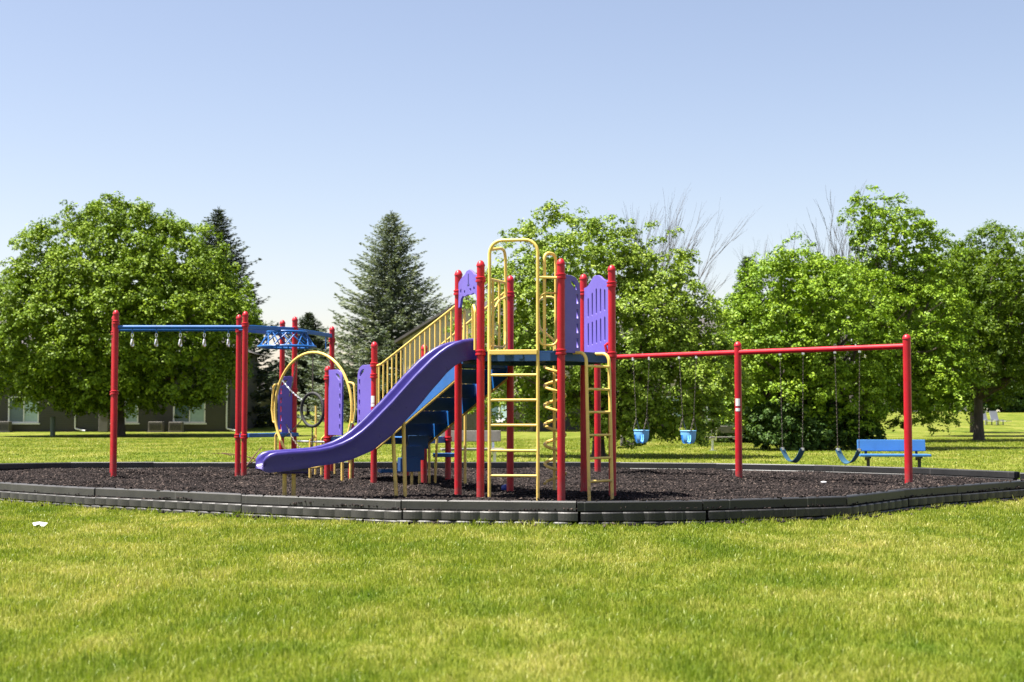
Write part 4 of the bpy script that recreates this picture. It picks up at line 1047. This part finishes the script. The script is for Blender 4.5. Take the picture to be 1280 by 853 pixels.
pipe('net_post', [(-3.03, 24.4, MZ + .0), (-3.03, 24.4, MZ + 1.2)], .018, parent=hoop, fil=0)

# ------------------------------------------------------------------ swing frame
sw = wthing('swing_frame', 'long red single beam swing frame on three round red posts', 'swing frame', (5.85, 21.05, MZ))
Q3, Q2, Q1 = Vector((5.85, 21.05, 0)), Vector((3.68, 23.15, 0)), Vector((1.52, 25.3, 0))
for q, h in ((Q3, 2.22), (Q2, 2.22), (Q1, 2.22)):
    p = post(q.x, q.y, h, (), parent=sw, r=.058)
    if q is Q2:
        for dz, hh in ((0, .12), (.155, .05)):
            m = MB(); vv = []
            for zz in (MZ + 1.31 - dz, MZ + 1.31 - dz - hh):
                for j in range(5): a = R(215 + 75 * j / 4); vv.append((q.x + .0605 * math.cos(a), q.y + .0605 * math.sin(a), zz))
            m.add(vv, [(j + 5, j + 6, j + 1, j) for j in range(4)]); m.build('sticker', M_WHITE, p, True)
BZ = MZ + 2.06
bd = (Q1 - Q3).normalized()
MB().tube([Q3 + Vector((0, 0, BZ)) + bd * .03, Q2 + Vector((0, 0, BZ)) - bd * .03], .042, 14).build('beam', M_RED, sw, True)
MB().tube([Q2 + Vector((0, 0, BZ)) + bd * .03, Q1 + Vector((0, 0, BZ))], .042, 14).build('beam', M_RED, sw, True)

def swing_point(t): return Q3 + (Q2 - Q3) * t
def belt_swing(t, zlow, label, tilt):
    p = swing_point(t); o = wthing('belt_swing', label, 'swing', (p.x, p.y, BZ), 'belt swings hanging from the right half of the beam')
    hw = .185
    m = MB(); vv = []; n = 16; zt = zlow + .20
    nrm = Vector((-bd.y, bd.x, 0))
    for k in range(n + 1):
        u_ = -1 + 2 * k / n
        x = p + bd * (-u_ * hw * (1 - .06 * (1 - abs(u_)))); z = zlow + .20 * abs(u_) ** 2.1
        for s_ in (-1, 1): 
            for dz in (0, .014): q = x + nrm * (s_ * .07); vv.append((q.x, q.y, z + dz + tilt * s_ * .03))
    ff = []
    for k in range(n):
        a = 4 * k; b_ = a + 4
        ff += [(a, a + 2, b_ + 2, b_), (a + 1, b_ + 1, b_ + 3, a + 3), (a, b_, b_ + 1, a + 1), (a + 2, a + 3, b_ + 3, b_ + 2)]
    ff += [(0, 1, 3, 2), (4*n, 4*n+2, 4*n+3, 4*n+1)]
    m.add(vv, ff); m.build('seat', M_BELT, o, True)
    for s_ in (-1, 1):
        a = p + bd * (s_ * .215); b_ = p + bd * (s_ * hw)
        chain('chain', (a.x, a.y, BZ - .06), (b_.x, b_.y, zt + .03), o, M_CHAIN, 0, .038, .0026)
        MB().box((a.x, a.y, BZ - .045), (.03, .03, .05), math.atan2(bd.y, bd.x)).build('hanger', M_STEEL, o)
        MB().box((b_.x, b_.y, zt + .01), (.03, .05, .04), math.atan2(bd.y, bd.x)).build('seat_clip', M_STEEL, o)
belt_swing(.662, .47, 'dark blue belt swing hanging nearer to the middle red post', .4)
belt_swing(.332, .475, 'dark blue belt swing hanging in front of the blue bench end', -.3)
def baby_swing(t, zlow, label):
    p = swing_point(t); o = wthing('toddler_swing', label, 'toddler swing', (p.x, p.y, BZ), 'toddler bucket swings hanging from the left half of the beam')
    # bucket: rounded open box with two leg holes at the front, swept shell
    m = MB(); n = 20; vv = []
    fd = Vector((bd.y, -bd.x, 0))
    if fd.y > 0: fd = -fd
    prof = [(q * .84, w * .9) for q, w in [(.085, 0.0), (.115, .03), (.135, .09), (.142, .16), (.145, .23), (.138, .235), (.132, .16), (.125, .09), (.10, .04), (.06, .025)]]
    for r, z in prof:
        for j in range(n):
            a = 2*pi*j/n; ca, sa = math.cos(a), math.sin(a)
            k_ = (abs(ca) ** 4 + abs(sa) ** 4) ** -.25
            q = p + bd * (r * k_ * ca) + fd * (r * .8 * k_ * sa); vv.append((q.x, q.y, zlow + z))
    ff = [(i*n+j, i*n+(j+1) % n, (i+1)*n+(j+1) % n, (i+1)*n+j) for i in range(len(prof)-1) for j in range(n)]
    def leg(f_):
        i, j = f_[0] // n, f_[0] % n
        return (i in (0, 1, 2) or i in (6, 7, 8)) and j in (2, 3, 6, 7)
    ff = [f_ for f_ in ff if not leg(f_)]
    ff.append(tuple(range(n - 1, -1, -1)))
    m.add(vv, ff); s_ = m.build('seat', M_BABY, o, True)
    MB().tube([tuple(p + bd * (.118*math.cos(a)*(abs(math.cos(a))**4+abs(math.sin(a))**4)**-.25) + fd * (.094*math.sin(a)*(abs(math.cos(a))**4+abs(math.sin(a))**4)**-.25) + Vector((0, 0, zlow + .211))) for a in np.linspace(0, 2*pi, 32, endpoint=False)], .011, 6, True).build('rim', M_BABY, s_, True)
    for q in (-1, 1):
        a = p + bd * (q * .18); b_ = p + bd * (q * .115)
        chain('chain', (a.x, a.y, BZ - .06), (b_.x, b_.y, zlow + .42), o, M_CHAIN, 0, .038, .0026)
        MB().box((a.x, a.y, BZ - .045), (.03, .03, .05), math.atan2(bd.y, bd.x)).build('hanger', M_STEEL, o)
        for f2 in (-1, 1):
            c = b_ + fd * (.085 * f2); chain('yoke_chain', (b_.x, b_.y, zlow + .42), (c.x, c.y, zlow + .212), o, M_CHAIN, 0, .045, .0042)
baby_swing(1.668, .735, 'light blue toddler swing hanging nearer to the climbing structure')
baby_swing(1.336, .735, 'light blue toddler swing hanging nearer to the middle red post')

# ------------------------------------------------------------------ small things on the ground
m = MB(); nn = 14; vv = []
for k in range(nn):
    a = 2*pi*k/nn; r = .055 * (1 + .3*math.sin(3*a + 1)); vv.append((r*math.cos(a)*1.7, r*math.sin(a)*1.4, .05 + .018*math.sin(2*a) + .02*math.cos(5*a)))
vv.append((0.01, 0, .085)); vv.append((0, 0, .03))
m.add(vv, [(k, (k+1) % nn, nn) for k in range(nn)] + [((k+1) % nn, k, nn+1) for k in range(nn)])
o = m.build('paper_scrap', M_WHITE, None); o.scale = (.8, .8, .8); o.location = (-5.06, 15.3, 0.0); tag(o, 'crumpled white paper scrap lying on the front lawn', 'litter')
m = MB(); m.lathe((0, 0, 0), [(.012, 0), (.033, .012), (.036, .024), (.025, .033), (.005, .036)], 9); o = m.build('pebble', M_WHITE, None, True); o.location = (4.65, 21.3, MZ + .02); o.scale = (1.25, 1, 1); tag(o, 'small white pebble lying on the dark mulch', 'stone')
m = MB(); m.lathe((0, 0, 0), [(.005, 0), (.04, .012), (.058, .04), (.058, .06), (.042, .09), (.005, .1)], 14); o = m.build('ball', paint('blue_ball_rubber', (.02, .05, .3), .5), None, True); o.location = (-.09, 19.4, MZ); tag(o, 'small blue ball lying on the mulch in the shade of the deck', 'ball')
m = MB()
def twig(a, b_, r): m.tube([a, Vector(a).lerp(Vector(b_), .5) + Vector((0, .03, .02)), b_], [r, r * .8, r * .4], 6)
twig((-5.05, 26.9, MZ + .02), (-4.75, 27.1, .62), .018); twig((-4.78, 27.1, .36), (-5.5, 27.0, .50), .014); twig((-4.95, 27.0, .30), (-4.6, 26.8, .50), .012); twig((-5.3, 26.95, .45), (-5.65, 26.9, .49), .008)
o = m.build('fallen_branch', bark_mat('dry_brown_bark', (.12, .06, .04), (.22, .12, .08)), None, True); tag(o, 'dry brown fallen branch leaning on the back border', 'branch')

# ------------------------------------------------------------------ benches
def bench(name, label, cat, loc, rz, w, mat_s, mat_l, back=True, seat_h=.45, rise=.28):
    o = thing(name, label, cat, loc, rz)
    def slab(nm, c, sz, tilt=0): q = MB(); q.box(c, sz, 0, tilt); return q.build(nm, mat_s, o, bevel=.012)
    slab('seat', (0, -.05, seat_h), (w, .26, .05)); slab('seat', (0, .18, seat_h), (w, .14, .05))
    if back: slab('backrest', (0, .30, seat_h + rise), (w * .97, .045, .24), R(-9))
    for s_ in (-1, 1):
        x = s_ * w * .36
        q = MB(); q.box((x, .05, seat_h / 2 - .02), (.06, .06, seat_h)); q.box((x, .06, seat_h - .045), (.06, .42, .035)); q.box((x, .05, .01), (.07, .40, .02))
        if back: q.box((x, .325, seat_h + (rise - .04) / 2), (.05, .035, rise + .18), 0, R(-9))
        q.build('leg', mat_l, o)
    return o
bench('park_bench', 'bright blue park bench with black legs behind the right end of the swings', 'bench', (7.93, 29.6, 0), R(-4), 1.45, M_BENCH, M_BLACK, seat_h=.38, rise=.20)
bench('park_bench', 'weathered grey bench seen behind the red tower posts', 'bench', (-.85, 30.6, 0.03), R(8), 1.35, M_GWOOD, M_STEEL)
bench('park_bench', 'weathered grey bench half hidden by hanging branches left of the middle swing post', 'bench', (7.35, 49.5, 0), R(200), 1.3, M_GWOOD, M_STEEL)
